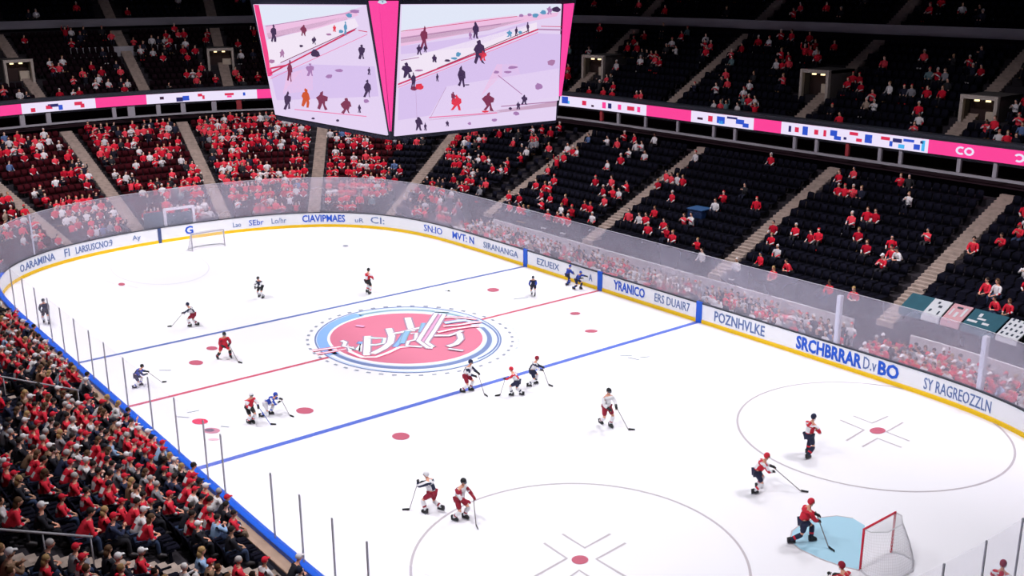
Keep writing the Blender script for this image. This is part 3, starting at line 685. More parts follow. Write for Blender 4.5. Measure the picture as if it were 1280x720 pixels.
# --- low crowd template (seated figure facing +x), colour slot per face: 0 skin 1 hair 2 jersey 3 trim 4 trousers
def tmpl(arms):
    m = MB()
    def ring_stack(rings, slots, n=7):
        V = []; 
        for z, x, rx, ry in rings: V += [(x+rx*math.cos(2*math.pi*i/n), ry*math.sin(2*math.pi*i/n), z) for i in range(n)]
        for j in range(len(rings)-1):
            m.add([], [], slots[j])
            o = len(m.v)
            if j == 0: base = o; m.v += V
            kk = m.mi(slots[j])
            for i in range(n): m.f.append((base+j*n+i, base+j*n+(i+1) % n, base+(j+1)*n+(i+1) % n, base+(j+1)*n+i)); m.m.append(kk)
        kk = m.mi(slots[-1]); m.f.append(tuple(base+(len(rings)-1)*n+i for i in range(n))); m.m.append(kk)
    for q in (0, 1, 2, 3, 4): m.mi(q)
    ring_stack([(.42, 0, .15, .2), (.52, 0, .15, .2), (.78, .02, .14, .2), (.97, .02, .12, .22), (1.06, .03, .07, .09), (1.12, .03, .05, .06)], [3, 2, 2, 2, 0])
    m.ball((.05, 0, 1.22), (.105, .085, .125), 0, 7, 5)
    m.ball((.03, 0, 1.255), (.112, .095, .115), 1, 7, 4)
    for sg in (1, -1):
        el, ha = arms
        m.tube([(.02, .2*sg, .98), (el[0], el[1]*sg, el[2])], [.062, .05], 2, 5)
        m.tube([(el[0], el[1]*sg, el[2]), (ha[0], ha[1]*sg, ha[2])], [.048, .04], 3, 5)
        m.ball((ha[0]+.02, ha[1]*sg, ha[2]), .05, 0, 5, 4)
        m.tube([(.0, .1*sg, .5), (.45, .12*sg, .5), (.47, .12*sg, .08)], [.095, .075, .05], 4, 5)
        m.box((.40, .12*sg-.045, 0), (.62, .12*sg+.045, .09), 1)
    V = np.array(m.v); F = m.f; slot = [m.mats[i] for i in m.m]
    return V, F, np.array(slot)
TM = [tmpl(((.12, .27, .72), (.35, .12, .62))), tmpl(((.2, .28, .78), (.36, .05, .95))), tmpl(((.08, .3, 1.1), (.12, .25, 1.4))), tmpl(((.05, .3, .7), (.25, .25, .55)))]
def mass_mesh(name, items, cmat):
    """items: (template, matrix2d (cos,sin,scale), position, colours[slot])"""
    VV = []; LI = []; LS = []; CC = []; vo = 0
    for (V, F, S), (c, s_, k), p, cols in items:
        X = V[:, 0]*k; Y = V[:, 1]*k
        VV.append(np.stack([X*c-Y*s_+p[0], X*s_+Y*c+p[1], V[:, 2]*k+p[2]], 1))
        for f, sl in zip(F, S):
            LI.extend([i+vo for i in f]); LS.append(len(f)); CC.extend([cols[sl]]*len(f))
        vo += len(V)
    VV = np.concatenate(VV); me = bpy.data.meshes.new(name)
    me.vertices.add(len(VV)); me.vertices.foreach_set('co', VV.ravel().astype(np.float32))
    me.loops.add(len(LI)); me.loops.foreach_set('vertex_index', np.array(LI, np.int32))
    me.polygons.add(len(LS)); st = np.r_[0, np.cumsum(LS)[:-1]]
    me.polygons.foreach_set('loop_start', st.astype(np.int32)); me.polygons.foreach_set('loop_total', np.array(LS, np.int32))
    me.update(calc_edges=True)
    a = me.color_attributes.new('cloth_colour', 'FLOAT_COLOR', 'CORNER')
    cc = np.ones((len(CC), 4), np.float32); cc[:, :3] = np.array(CC); a.data.foreach_set('color', cc.ravel())
    me.materials.append(cmat)
    return link(name, me)
def attr_mat(name, rough):
    m = bpy.data.materials.new(name); m.use_nodes = True; nt = m.node_tree; b = nt.nodes['Principled BSDF']
    a = nt.nodes.new('ShaderNodeAttribute'); a.attribute_name = 'cloth_colour'
    nt.links.new(a.outputs['Color'], b.inputs['Base Color']); b.inputs['Roughness'].default_value = rough; b.inputs['Specular IOR Level'].default_value = 0.06
    return m
M_CROWD = attr_mat('spectator_cloth_and_skin', .8); M_SEATS = attr_mat('moulded_seat_plastic', .85)

# --- seat template
def seat_parts():
    fr = MB(); fr.box((-.06, -.22, 0), (.02, -.17, .42)); fr.box((-.06, .17, 0), (.02, .22, .42)); fr.box((-.14, -.24, .36), (.1, .24, .40))
    pan = MB(); pan.add([(-.14, -.22, .40), (.26, -.21, .40), (.26, .21, .40), (-.14, .22, .40), (-.16, -.22, .46), (.24, -.2, .455), (.3, -.19, .43), (.3, .19, .43), (.24, .2, .455), (-.16, .22, .46)],
        [(0, 3, 2, 1), (4, 5, 8, 9), (5, 6, 7, 8), (0, 1, 6, 5, 4), (3, 9, 8, 7, 2), (1, 2, 7, 6), (0, 4, 9, 3)])
    bk = MB(); bk.add([(-.16, -.22, .46), (-.16, .22, .46), (-.24, .21, .84), (-.26, .14, .90), (-.26, -.14, .90), (-.24, -.21, .84), (-.22, -.22, .46), (-.22, .22, .46), (-.30, .21, .84), (-.31, .14, .90), (-.31, -.14, .90), (-.30, -.21, .84)],
        [(0, 1, 2, 3, 4, 5), (11, 10, 9, 8, 7, 6), (0, 6, 7, 1), (1, 7, 8, 2), (2, 8, 9, 3), (3, 9, 10, 4), (4, 10, 11, 5), (5, 11, 6, 0)])
    ar = []
    for sg in (1, -1):
        a = MB(); a.box((-.18, .245*sg-.025, .60), (.16, .245*sg+.025, .65)); a.box((-.18, .245*sg-.02, .36), (-.13, .245*sg+.02, .6)); ar.append(a)
    return fr, pan, bk, ar
fr, pan, bk, ar = seat_parts()
SV = np.array(pan.v+bk.v); SF = pan.f+[tuple(i+len(pan.v) for i in f) for f in bk.f]
STM = (SV, SF, np.zeros(len(SF), int))

near_p, near_s = [], []
crowd_items, seat_items = [], []
PR = random.Random(11)
recs = []
for rec in SEATS:
    zone, k, s, d, z, blk, n, p, nn = rec
    if not inframe((p[0], p[1], z+0.8), 280): continue
    occ = PR.random() < occupancy(zone, k, s, d)
    dist = np.linalg.norm(np.array([p[0], p[1], z])-CAM)
    recs.append((rec, occ, dist))
nr = [r for r in recs if r[0][0] == 'near' and inframe((r[0][7][0], r[0][7][1], r[0][4]+.8), 2)]
def far_place(rec):
    # which block of the far stand a seat belongs to, when it is close enough to be told apart
    zone, sl = rec[0], rec[2]-LEN
    if zone == 'front' and sl > 28.6: return 'behind boards, right of passage'
    if zone == 'far' and sl > 29.1: return 'far stand, right edge block'
    if zone == 'far' and sl > 18.0: return 'far stand, before rightmost stairs'
    if zone == 'far' and sl > 7.1: return 'far stand, right of blue box'
    return None
fr_ = [r for r in recs if far_place(r[0]) and inframe((r[0][7][0], r[0][7][1], r[0][4]+1.0), -3)]
cand = sorted([r for r in nr if r[1]], key=lambda r: r[2])+sorted([r for r in fr_ if r[1]], key=lambda r: r[2])
ids_p = set(id(r[0]) for r in cand[:295])
ids_s = set(id(r[0]) for r in sorted(nr, key=lambda r: r[2]+(0 if not r[1] else 8))[:295])
if len(ids_s) < 295:
    ids_s |= set(id(r[0]) for r in sorted([r for r in fr_ if r[0][0] == 'far'], key=lambda r: r[2]+(0 if not r[1] else 8))[:295-len(ids_s)])
for rec, occ, dist in recs:
    zone, k, s, d, z, blk, n, p, nn = rec
    a = math.atan2(-nn[1], -nn[0]); ca, sa = math.cos(a), math.sin(a)
    if id(rec) in ids_s: near_s.append((rec, a, occ))
    elif zone != 'front':
        if zone in ('end',) and s < 150: c = (0.036, 0.003, 0.006)
        elif zone == 'up' and s < 150: c = (0.010, 0.004, 0.007)
        elif zone == 'near': c = (0.02, 0.016, 0.02)
        else: c = (0.005, 0.005, 0.011)
        q = PR.uniform(.8, 1.25); seat_items.append((STM, (ca, sa, 1.0), (p[0], p[1], z), [(c[0]*q, c[1]*q, c[2]*q)]))
    if not occ: continue
    if id(rec) in ids_p: near_p.append((rec, a)); continue
    j, nm = outfit(PR, zone)
    trim = PR.choice(C_WHITE) if nm == 'red' and PR.random() < .7 else (PR.choice(C_RED) if nm == 'white' and PR.random() < .6 else j)
    cols = [PR.choice(C_SKIN[:3] if PR.random() < .9 else C_SKIN), PR.choice(C_HAIR), j, trim, PR.choice(C_DARK)]
    a2 = a+PR.uniform(-.35, .35); sc = PR.uniform(.88, 1.0)
    crowd_items.append((TM[PR.choices((0, 1, 2, 3), (5, 3, .5, 4))[0]], (math.cos(a2), math.sin(a2), sc), (p[0]-nn[0]*PR.uniform(-.02, .1), p[1]-nn[1]*PR.uniform(-.02, .1), z+(0.16 if PR.random() < .12 else 0)), cols))
o = mass_mesh('crowd', crowd_items, M_CROWD)
tag(o, 'crowd of seated spectators in red, white and dark clothes across the far, end and upper stands', 'crowd', kind='stuff')
o = mass_mesh('stadium_seats', seat_items, M_SEATS)
tag(o, 'banks of dark navy and dull red folding seats filling the far and upper stands', 'seats', kind='stuff')
print('crowd', len(crowd_items), 'seats', len(seat_items), 'near people', len(near_p), 'near seats', len(near_s))

ORD = ['', 'first', 'second', 'third', 'fourth', 'fifth', 'sixth', 'seventh', 'eighth', 'ninth', 'tenth', 'eleventh', 'twelfth', 'thirteenth', 'fourteenth', 'fifteenth', 'sixteenth', 'seventeenth', 'eighteenth', 'nineteenth', 'twentieth']
def ordw(n):
    if n <= 20: return ORD[n]
    t, u = divmod(n, 10); T = {2: 'twenty', 3: 'thirty', 4: 'forty'}[t]
    return T+'-'+ORD[u] if u else {2: 'twentieth', 3: 'thirtieth', 4: 'fortieth'}[t]
BLOCK = ['block below the lower tan stairs', 'block between the two tan stairs', 'block beyond the upper tan stairs', 'farthest block of the near stand']
# --- individual near seats
M_SEATN = mat('near_seat_plastic', (0.018, 0.014, 0.02), .45, var=.2); M_SEATFAR = mat('far_seat_plastic', (0.006, 0.006, 0.013), .85, var=.2, spec=.06); M_SEATF = mat('seat_frame_grey', (0.10, 0.09, 0.10), .4, metal=.5); M_ARM = mat('seat_armrest', (0.08, 0.05, 0.05), .5)
for q in (fr,): q.mats = [M_SEATF]
for q in (pan, bk): q.mats = [M_SEATN]
for q in ar: q.mats = [M_ARM]
sp = fr.build('stadium_seat'); kids = [pan.build('seat_pan', sp), bk.build('backrest', sp)]+[q.build('armrest', sp) for q in ar]
first = True
for rec, a, occ in near_s:
    zone, k, s, d, z, blk, n, p, nn = rec
    if first: c = sp; first = False
    else:
        c = sp.copy(); COL.objects.link(c)
        for ch in kids:
            h = ch.copy(); COL.objects.link(h); h.parent = c
    c.location = (p[0], p[1], z); c.rotation_euler = (0, 0, a)
    fp = far_place(rec)
    if fp:
        for i, h in enumerate([c]+list(c.children)): h.material_slots[0].link = 'OBJECT'; h.material_slots[0].material = M_SEATFAR
    if fp: tag(c, '%s dark seat, %s from stairs, %s row, %s' % ('occupied' if occ else 'empty', ordw(n), ordw(k-2), fp), 'seat', 'folding seats in the far stand'); continue
    tag(c, '%s dark seat, %s from stairs, %s row, %s' % ('occupied' if occ else 'empty', ordw(n), ordw(k+1), BLOCK[min(blk, 3)]), 'seat', 'folding seats in the near stand')

# ------------------------------------------------------------------ people
def skin(joints, edges, sub=1):
    """joints: list of (x, y, z, r); returns verts, faces of a skinned, subdivided surface"""
    me = bpy.data.meshes.new('s'); me.from_pydata([j[:3] for j in joints], edges, [])
    ob = bpy.data.objects.new('s', me); COL.objects.link(ob)
    md = ob.modifiers.new('Skin', 'SKIN'); md.use_smooth_shade = True
    sv = me.skin_vertices[0].data
    for i, j in enumerate(joints):
        r = j[3]; sv[i].radius = r if isinstance(r, tuple) else (r, r)
        sv[i].use_root = (i == 0)
    if sub: m2 = ob.modifiers.new('Sub', 'SUBSURF'); m2.levels = sub; m2.render_levels = sub
    dg = bpy.context.evaluated_depsgraph_get(); em = bpy.data.meshes.new_from_object(ob.evaluated_get(dg))
    V = [tuple(v.co) for v in em.vertices]; F = [tuple(f.vertices) for f in em.polygons]
    COL.objects.unlink(ob); bpy.data.objects.remove(ob); bpy.data.meshes.remove(me); bpy.data.meshes.remove(em)
    return V, F
M_EYE = mat('eye_dark', (0.02, 0.015, 0.015), .3); M_LIP = mat('lips', (0.45, 0.15, 0.13), .6)
def head_geo(mb, c, yaw=0.0, r=1.0, m=None):
    m = m or M_SKIN
    h = MB(); h.ball((0, 0, 0), (.098, .077, .122), m, 14, 10)
    V = []
    for x, y, z in h.v:
        f = 1.0-(0.28*max(0, -z/.122)) if z < 0 else 1.0
        V.append((x*(f if x < 0 else 1-0.12*max(0, -z/.122))+(.008 if z < 0 and x > 0 else 0), y*f, z))
    h.v = V
    h.add([(.09, -.014, -.03), (.09, .014, -.03), (.122, 0, -.026), (.098, 0, .02)], [(0, 2, 1), (0, 3, 2), (1, 2, 3)], m)
    for sg in (1, -1):
        h.ball((-.005, .078*sg, -.005), (.02, .012, .03), m, 6, 5); h.ball((.085, .031*sg, .012), (.011, .014, .009), M_EYE, 6, 4)
        h.box((.084, .031*sg-.017, .03), (.095, .031*sg+.017, .037), M_EYE)
    h.box((.080, -.022, -.068), (.092, .022, -.058), M_LIP)
    cy, sy = math.cos(yaw), math.sin(yaw)
    for mm in h.mats:
        F = [f for f, k in zip(h.f, h.m) if h.mats[k] is mm]
        mb.add([(c[0]+r*(x*cy-y*sy), c[1]+r*(x*sy+y*cy), c[2]+r*z) for x, y, z in h.v], F, mm)
def ik(a, b, l1, l2, hint):
    a, b = Vector(a), Vector(b); v = b-a; L = v.length
    if L > (l1+l2)*.995: v = v*((l1+l2)*.995/L); L = v.length; b = a+v
    x = (l1*l1-l2*l2+L*L)/(2*L); h = math.sqrt(max(0, l1*l1-x*x)); u = v.normalized()
    w = Vector(hint)-u*Vector(hint).dot(u); w.normalize()
    return a+u*x+w*h, b
def hand_chain(J, E, wi, w, d, up_, sg, grip=False):
    """palm and five separate fingers growing from the wrist vertex wi, along direction d"""
    d = Vector(d).normalized(); side = d.cross(Vector(up_)).normalized(); nrm = side.cross(d)
    w = Vector(w); pi_ = len(J); pm = w+d*.055; J.append((*pm, (.016, .034))); E.append((wi, pi_))
    for f, (off, ln_) in enumerate(((-.028, .062), (-.009, .075), (.010, .07), (.028, .054))):
        b0 = pm+d*.035+side*off; b1 = b0+d*ln_*.5-nrm*(.012+.02*grip); b2 = b1+d*ln_*(.4 if not grip else .1)-nrm*(.018+.03*grip)
        i = len(J); J += [(*b0, .009), (*b1, .0085), (*b2, .007)]; E += [(pi_, i), (i, i+1), (i+1, i+2)]
    t0 = w+d*.03-side*.03*sg; t1 = t0+d*.03-side*.024*sg-nrm*.008; t2 = t1+d*.026-nrm*.012
    i = len(J); J += [(*t0, .011), (*t1, .010), (*t2, .008)]; E += [(pi_, i), (i, i+1), (i+1, i+2)]
# --- seated spectators: body (one surface with five-fingered hands) + jersey + trousers + shoes + hair or cap
POSES = {
 'hands resting on lap': dict(hands=((.36, .10, .60), (.36, -.12, .60)), lean=.05, yaw=.1),
 'hands together clapping': dict(hands=((.38, .05, .88), (.38, -.05, .88)), lean=.08, yaw=-.2),
 'one arm raised': dict(hands=((.22, .32, 1.45), (.34, -.12, .60)), lean=.0, yaw=.25),
 'leaning forward': dict(hands=((.46, .08, .66), (.46, -.10, .66)), lean=.22, yaw=0),
}
def seated(P):
    l = P['lean']; pel = Vector((0, 0, .52)); ch = Vector((l*.8+.01, 0, .82)); nk = Vector((l*1.3+.01, 0, 1.03)); hc = nk+Vector((.035+l*.2, 0, .19))
    J = [(*pel, (.13, .16)), (*((pel+ch)/2), (.11, .14)), (*ch, (.115, .16)), (nk.x, 0, nk.z-.06, (.07, .09)), (nk.x+.01, 0, nk.z+.03, .052), (*(hc-Vector((0, 0, .07))), .055)]
    E = [(0, 1), (1, 2), (2, 3), (3, 4), (4, 5)]; A = []; Lg = []
    for sg, hd in zip((1, -1), P['hands']):
        sh = Vector((nk.x-.01, .19*sg, nk.z-.09)); el, wr = ik(sh, hd, .29, .25, (-.4, sg*.8, -.6))
        i = len(J); J += [(*sh, .055), (*el, .042), (*wr, .028)]; E += [(3, i), (i, i+1), (i+1, i+2)]; A.append((sh, el, wr))
        hand_chain(J, E, i+2, wr, (wr-el), (0, 0, 1), sg)
    for sg in (1, -1):
        hp = Vector((0, .1*sg, .50)); kn = Vector((.44, .13*sg, .51)); an = Vector((.46, .14*sg, .10)); i = len(J)
        J += [(*hp, .09), (*kn, .058), (*an, .038), (.58, .15*sg, .05, .03)]; E += [(0, i), (i, i+1), (i+1, i+2), (i+2, i+3)]; Lg.append((hp, kn, an))
    b = MB(); V, F = skin(J, E); b.add(V, F, M_SKIN); head_geo(b, hc, P['yaw'])
    body = b
    J = [(*pel, (.16, .20)), (*((pel+ch)/2), (.14, .18)), (*ch, (.145, .19)), (nk.x, 0, nk.z-.05, (.085, .11))]; E = [(0, 1), (1, 2), (2, 3)]
    for sh, el, wr in A:
        i = len(J); w2 = el+(wr-el)*.8; J += [(*sh, .078), (*el, .064), (*w2, .05)]; E += [(3, i), (i, i+1), (i+1, i+2)]
    jV, jF = skin(J, E)
    J = [(*pel, .15)]; E = []
    for hp, kn, an in Lg:
        i = len(J); J += [(*hp, .11), (*kn, .078), (*an, .058)]; E += [(0, i), (i, i+1), (i+1, i+2)]
    tV, tF = skin(J, E, 1)
    shs = []
    for sg in (1, -1):
        sh_ = MB(); shs.append(sh_); sh_.add([(.40, .14*sg-.05, 0), (.66, .15*sg-.05, 0), (.66, .15*sg+.05, 0), (.40, .14*sg+.05, 0), (.40, .14*sg-.045, .12), (.50, .14*sg-.045, .12), (.66, .15*sg-.04, .05), (.66, .15*sg+.04, .05), (.50, .14*sg+.045, .12), (.40, .14*sg+.045, .12)],
                [(0, 3, 2, 1), (4, 5, 8, 9), (5, 6, 7, 8), (0, 1, 6, 5, 4), (3, 9, 8, 7, 2), (1, 2, 7, 6), (0, 4, 9, 3)])
    return body, (jV, jF, A, nk, ch), (tV, tF), shs, hc
def hair_mesh(hc, kind):
    h = MB()
    h.ball((hc[0]-.012, hc[1], hc[2]+.03), (.107, .09, .108), None, 12, 8)
    h.v = [(x-.0*(z < hc[2]) if x < hc[0]+.05 else min(x, hc[0]+.085), y, max(z, hc[2]-.03 if kind != 'long' else hc[2]-.1)) for x, y, z in h.v]
    h.v = [((hc[0]+.03 if x > hc[0]+.03 and z < hc[2]+.03 else x), y, z) for x, y, z in h.v]
    if kind == 'long':
        h.tube([(hc[0]-.06, 0, hc[2]), (hc[0]-.085, 0, hc[2]-.1), (hc[0]-.09, 0, hc[2]-.2)], [.07, .075, .05], None, 8)
    if kind == 'cap':
        h.add([(hc[0]+.06, -.06, hc[2]+.045), (hc[0]+.17, -.045, hc[2]+.03), (hc[0]+.17, .045, hc[2]+.03), (hc[0]+.06, .06, hc[2]+.045), (hc[0]+.06, -.06, hc[2]+.06), (hc[0]+.17, -.045, hc[2]+.04), (hc[0]+.17, .045, hc[2]+.04), (hc[0]+.06, .06, hc[2]+.06)],
              [(0, 3, 2, 1), (4, 5, 6, 7), (0, 1, 5, 4), (1, 2, 6, 5), (2, 3, 7, 6), (3, 0, 4, 7)], None)
        h.ball((hc[0]-.01, 0, hc[2]+.14), .012, None, 5, 3)
    return h
MJ = {('red', 'white'): None}
JM = {'red': [mat('red_jersey_cloth', C_RED[0], .8, var=.15, scale=9), mat('bright_red_cloth', C_RED[1], .8, var=.15, scale=9)], 'white': [mat('white_jersey_cloth', C_WHITE[0], .8, var=.1, scale=9), mat('offwhite_cloth', C_WHITE[1], .8, var=.1, scale=9)],
      'black': [mat('black_cloth', C_DARK[0], .8, var=.3)], 'navy': [mat('navy_cloth', (0.02, 0.028, 0.07), .8, var=.2)], 'grey': [mat('grey_cloth', (.25, .25, .28), .8, var=.15)],
      'light blue': [mat('light_blue_cloth', (.30, .45, .68), .8, var=.1)], 'brown': [mat('brown_cloth', (.22, .13, .08), .8, var=.2)]}
HM = {'dark hair': ('hair', mat('dark_hair', (.015, .01, .008), .7, var=.3, scale=40)), 'brown hair': ('long', mat('brown_hair', (.09, .045, .02), .7, var=.3, scale=40)), 'fair hair': ('long', mat('fair_hair', (.38, .24, .1), .7, var=.2, scale=40)),
      'a red cap': ('cap', JM['red'][0]), 'a white cap': ('cap', JM['white'][0]), 'a black cap': ('cap', JM['black'][0]), 'grey hair': ('hair', mat('grey_hair', (.4, .38, .38), .7, var=.2, scale=40))}
TR = [mat('dark_trousers', (.015, .015, .022), .85, var=.2), mat('blue_jeans', (.03, .05, .11), .85, var=.2), mat('khaki_trousers', (.18, .13, .09), .85, var=.2)]
SHM = mat('shoe_leather', (.05, .045, .05), .5)
PROTO = {}
def proto_meshes(pose):
    if pose in PROTO: return PROTO[pose]
    body, (jV, jF, A, nk, ch), (tV, tF), shs, hc = seated(POSES[pose])
    def mesh(mb, nm):
        o = mb.build(nm, None, True); me = o.data; COL.objects.unlink(o); bpy.data.objects.remove(o); return me
    bm_ = mesh(body, 'person_body')
    cuffs = []
    j = MB(); j.add(jV, jF, JM['red'][0]); j.mi(JM['white'][0])
    j.tube([ch, (ch+nk)/2, nk-Vector((0, 0, .04)), nk+Vector((.01, 0, .01))], [.13, .145, .12, .07], JM['red'][0], 12)
    for fi, f in enumerate(j.f):
        c = Vector((0, 0, 0))
        for i in f: c += Vector(j.v[i])
        c /= len(f)
        tr = c.z < .47 or (c.x < ch.x-.08 and abs(c.y) < .075 and .74 < c.z < .93)   # hem band and the block on the back
        for sh, el, wr in A:
            if (c-el).length < .07 or (c-(el+(wr-el)*.75)).length < .05: tr = True
        if tr: j.m[fi] = 1
    jm = mesh(j, 'jersey')
    t = MB(); t.add(tV, tF, TR[0]); tm = mesh(t, 'trousers')
    for q in shs: q.mats = [SHM]
    shm = [mesh(q, 'shoe') for q in shs]
    hm = {}
    for kd in ('hair', 'long', 'cap'):
        h = hair_mesh(hc, kd); h.mats = [HM['dark hair'][1]]; hm[kd] = mesh(h, 'cap' if kd == 'cap' else 'hair')
    PROTO[pose] = (bm_, jm, tm, shm, hm); return PROTO[pose]
def omat(o, i, m):
    o.material_slots[i].link = 'OBJECT'; o.material_slots[i].material = m
SKN = [M_SKIN, mat('skin_tan', (.50, .28, .19), .6, var=.08), mat('skin_deep', (.16, .08, .05), .6, var=.08), mat('skin_pale', (.74, .48, .40), .6, var=.08)]
NR = random.Random(5)
for rec, a in near_p:
    zone, k, s, d, z, blk, n, p, nn = rec
    pose = NR.choices(list(POSES), (6, 2, .35, 3))[0]
    bm_, jm, tm, shm, hm = proto_meshes(pose)
    jn = NR.choices(('red', 'white', 'black', 'navy', 'grey', 'light blue', 'brown'), ((42, 13, 26, 8, 5, 3, 3) if rec[0] == 'near' else (62, 22, 8, 3, 3, 1, 1)))[0]
    hn = NR.choices(list(HM), (30, 12, 6, 16, 18, 8, 8))[0]; kd, hmm = HM[hn]
    c = link('person', bm_); c.location = (p[0]-nn[0]*.03, p[1]-nn[1]*.03, z); c.rotation_euler = (0, 0, a+NR.uniform(-.3, .3))
    sc = NR.uniform(.94, 1.07); c.scale = (sc, sc, sc)
    sk = NR.choices(SKN, (6, 3, 1, 3))[0]
    omat(c, 0, sk)
    h = link('jersey', jm, c); jmt = NR.choice(JM[jn]); omat(h, 0, jmt)
    omat(h, 1, (JM['white'][0] if NR.random() < .75 else jmt) if jn == 'red' else ((JM['red'][0] if NR.random() < .7 else jmt) if jn == 'white' else jmt))
    h = link('trousers', tm, c); omat(h, 0, NR.choices(TR, (6, 3, 1))[0])
    link('shoe', shm[0], c); link('shoe', shm[1], c)
    h = link('cap' if kd == 'cap' else 'hair', hm[kd], c); omat(h, 0, hmm)
    fp = far_place(rec)
    if fp: tag(c, 'person in %s top, %s, %s along %s row, %s' % (jn, hn.replace('a ', ''), ordw(n), ordw(k+1 if zone == 'front' else k-2), fp), 'person', 'spectators seated in the far stand'); continue
    tag(c, 'person in %s top, %s, %s from stairs, %s row, %s' % (jn, hn.replace('a ', ''), ordw(n), ordw(k+1), {0: 'below lower stairs', 1: 'between both stairs', 2: 'beyond upper stairs', 3: 'farthest near block'}[min(blk, 3)]), 'person', 'spectators seated in the near stand')

# near-stand aisle handrails and the low dark parapet
def aisle_rail(s, d0, d1, label):
    b = MB(); pts = []
    f = lambda d: low_z(0)+(d-low_d(0)+.35)*0.46
    P0, P1 = P3(s, d0, f(d0)+.95), P3(s, d1, f(d1)+.95)
    o = empty('handrail', P3(s, d0, f(d0)))
    def part(mb, nm): q = mb.build(nm, o, True); q.matrix_parent_inverse = Matrix.Translation(o.location).inverted(); return q
    b.tube([P0, P1], .035, M_RAIL); part(b, 'top_rail')
    for t in np.linspace(d0+.05, d1-.05, 4):
        b = MB(); b.tube([P3(s, t, f(t)), P3(s, t, f(t)+.95)], .022, M_RAIL); part(b, 'post')
    tag(o, label, 'handrail')
aisle_rail(AISLES_NEAR[1], 1.6, 5.8, 'grey metal handrail running up the upper tan stairs of the near stand')
aisle_rail(AISLES_NEAR[0], 6.0, 9.6, 'grey metal handrail running up the lower tan stairs of the near stand')
for i, s in enumerate(AISLES_LOW[:4]):
    pass

# ------------------------------------------------------------------ covers on the first rows beyond the glass
TEAL = mat('teal_cover_cloth', (0.012, 0.07, 0.10), .7, var=.2)
def cover(px0, px1, m, name, label, prints=()):
    s0, s1 = s_at_px(px0, 2.8, 3.9), s_at_px(px1, 2.8, 3.9)
    prof = [(3.33, 2.33), (3.40, 2.60), (4.50, 3.16), (4.53, 3.12), (3.45, 2.56), (3.38, 2.28)]
    o = loft(s0, s1, prof, m, step=.3, closed=True).build(name)
    tag(o, label, 'seat cover')
    for (u, v, w, h, mm) in prints:
        b = MB(); A = []
        for du, dv in ((-w/2, -h/2), (w/2, -h/2), (w/2, h/2), (-w/2, h/2)):
            t = v+dv; A.append(P3(s0+(s1-s0)*(u+du), 3.40+1.1*t, 2.615+.56*t))
        b.add(A, [(0, 1, 2, 3)], mm); b.build('printed_patch', o)
M_PRW = mat('print_white', (.45, .47, .50), .7); M_PRD = mat('print_dark', (.03, .04, .06), .7); M_PRP = mat('print_pink', (.45, .25, .28), .7)
cover(1132, 1159, TEAL, 'seat_cover', 'plain teal cloth over seats beside the stairs above the glass')
cover(1160, 1181, M_PRW, 'seat_cover', 'white cloth with dark spots over seats, beside the plain teal cloth', [(.25, .3, .12, .15, M_PRD), (.6, .6, .2, .12, M_PRD), (.4, .8, .12, .12, M_PRD), (.75, .25, .1, .2, M_PRD)])
cover(1184, 1206, M_PRP, 'seat_cover', 'pink and white cloth over seats, between white and teal cloths', [(.2, .5, .1, .4, M_PRW), (.5, .4, .15, .3, M_PRW), (.8, .6, .12, .5, M_PRW), (.45, .8, .3, .1, M_PRD)])
cover(1211, 1252, TEAL, 'seat_cover', 'teal cloth with a white scribble over seats near the right edge', [(.2, .3, .3, .12, M_PRW), (.4, .5, .25, .1, M_PRW), (.6, .3, .2, .12, M_PRW), (.3, .7, .1, .2, M_PRW)])
cover(1254, 1280, M_PRW, 'seat_cover', 'white cloth with dark check pattern at the right edge', [(.15+.24*i, .15+.26*j, .09, .12, M_PRD) for i in range(4) for j in range(4)])
h = hitsurf(874, 268, lambda o: low_z(0)+(o-1)*.46+.5 if o > 4 else 0)
b = MB(); b.box((-.55, -.5, 0), (.55, .5, 1.25), mat('navy_box', (0.01, 0.03, 0.10), .5), .96); b.box((-.6, -.55, 1.25), (.6, .55, 1.3), mat('navy_box_edge', (.03, .10, .25), .5))
o = b.build('equipment_box'); o.location = (h[2][0], h[2][1], low_z(int((h[1]-.65)/.85))-.3); o.rotation_euler = (0, 0, .1); tag(o, 'dark blue box standing among the dark seats of the far stand', 'box')

# gate frame behind the far end glass
fm = struct(empty('door_6', P3(s_at_px(223, 1.5, .5), .5, 1.0)))
sa, sbb = s_at_px(206, 1.5, .5), s_at_px(242, 1.5, .5)
def gp(mb, nm):
    q = mb.build(nm, fm); q.matrix_parent_inverse = Matrix.Translation(fm.location).inverted(); return q
for s in (sa, sbb):
    b = MB(); loft(s-.09, s+.09, rect(.4, .55, BH, 2.35), mat('white_frame', (.75, .72, .75), .5), b, closed=True); gp(b, 'frame_post')
b = MB(); loft(sa, sbb, rect(.4, .55, 2.2, 2.38), mat('white_frame', (0, 0, 0)), b, closed=True); gp(b, 'frame_lintel')
b = MB(); loft(sa+.1, sbb-.1, rect(.56, .6, BH, 1.95), mat('slate_panel', (.03, .06, .08), .5), b, closed=True); gp(b, 'gate_panel')
b = MB(); loft(s_at_px(180, 1.5, .5), sa-.12, rect(.5, .6, BH, 2.2), mat('slate_panel', (0, 0, 0)), b, closed=True); gp(b, 'gate_panel')

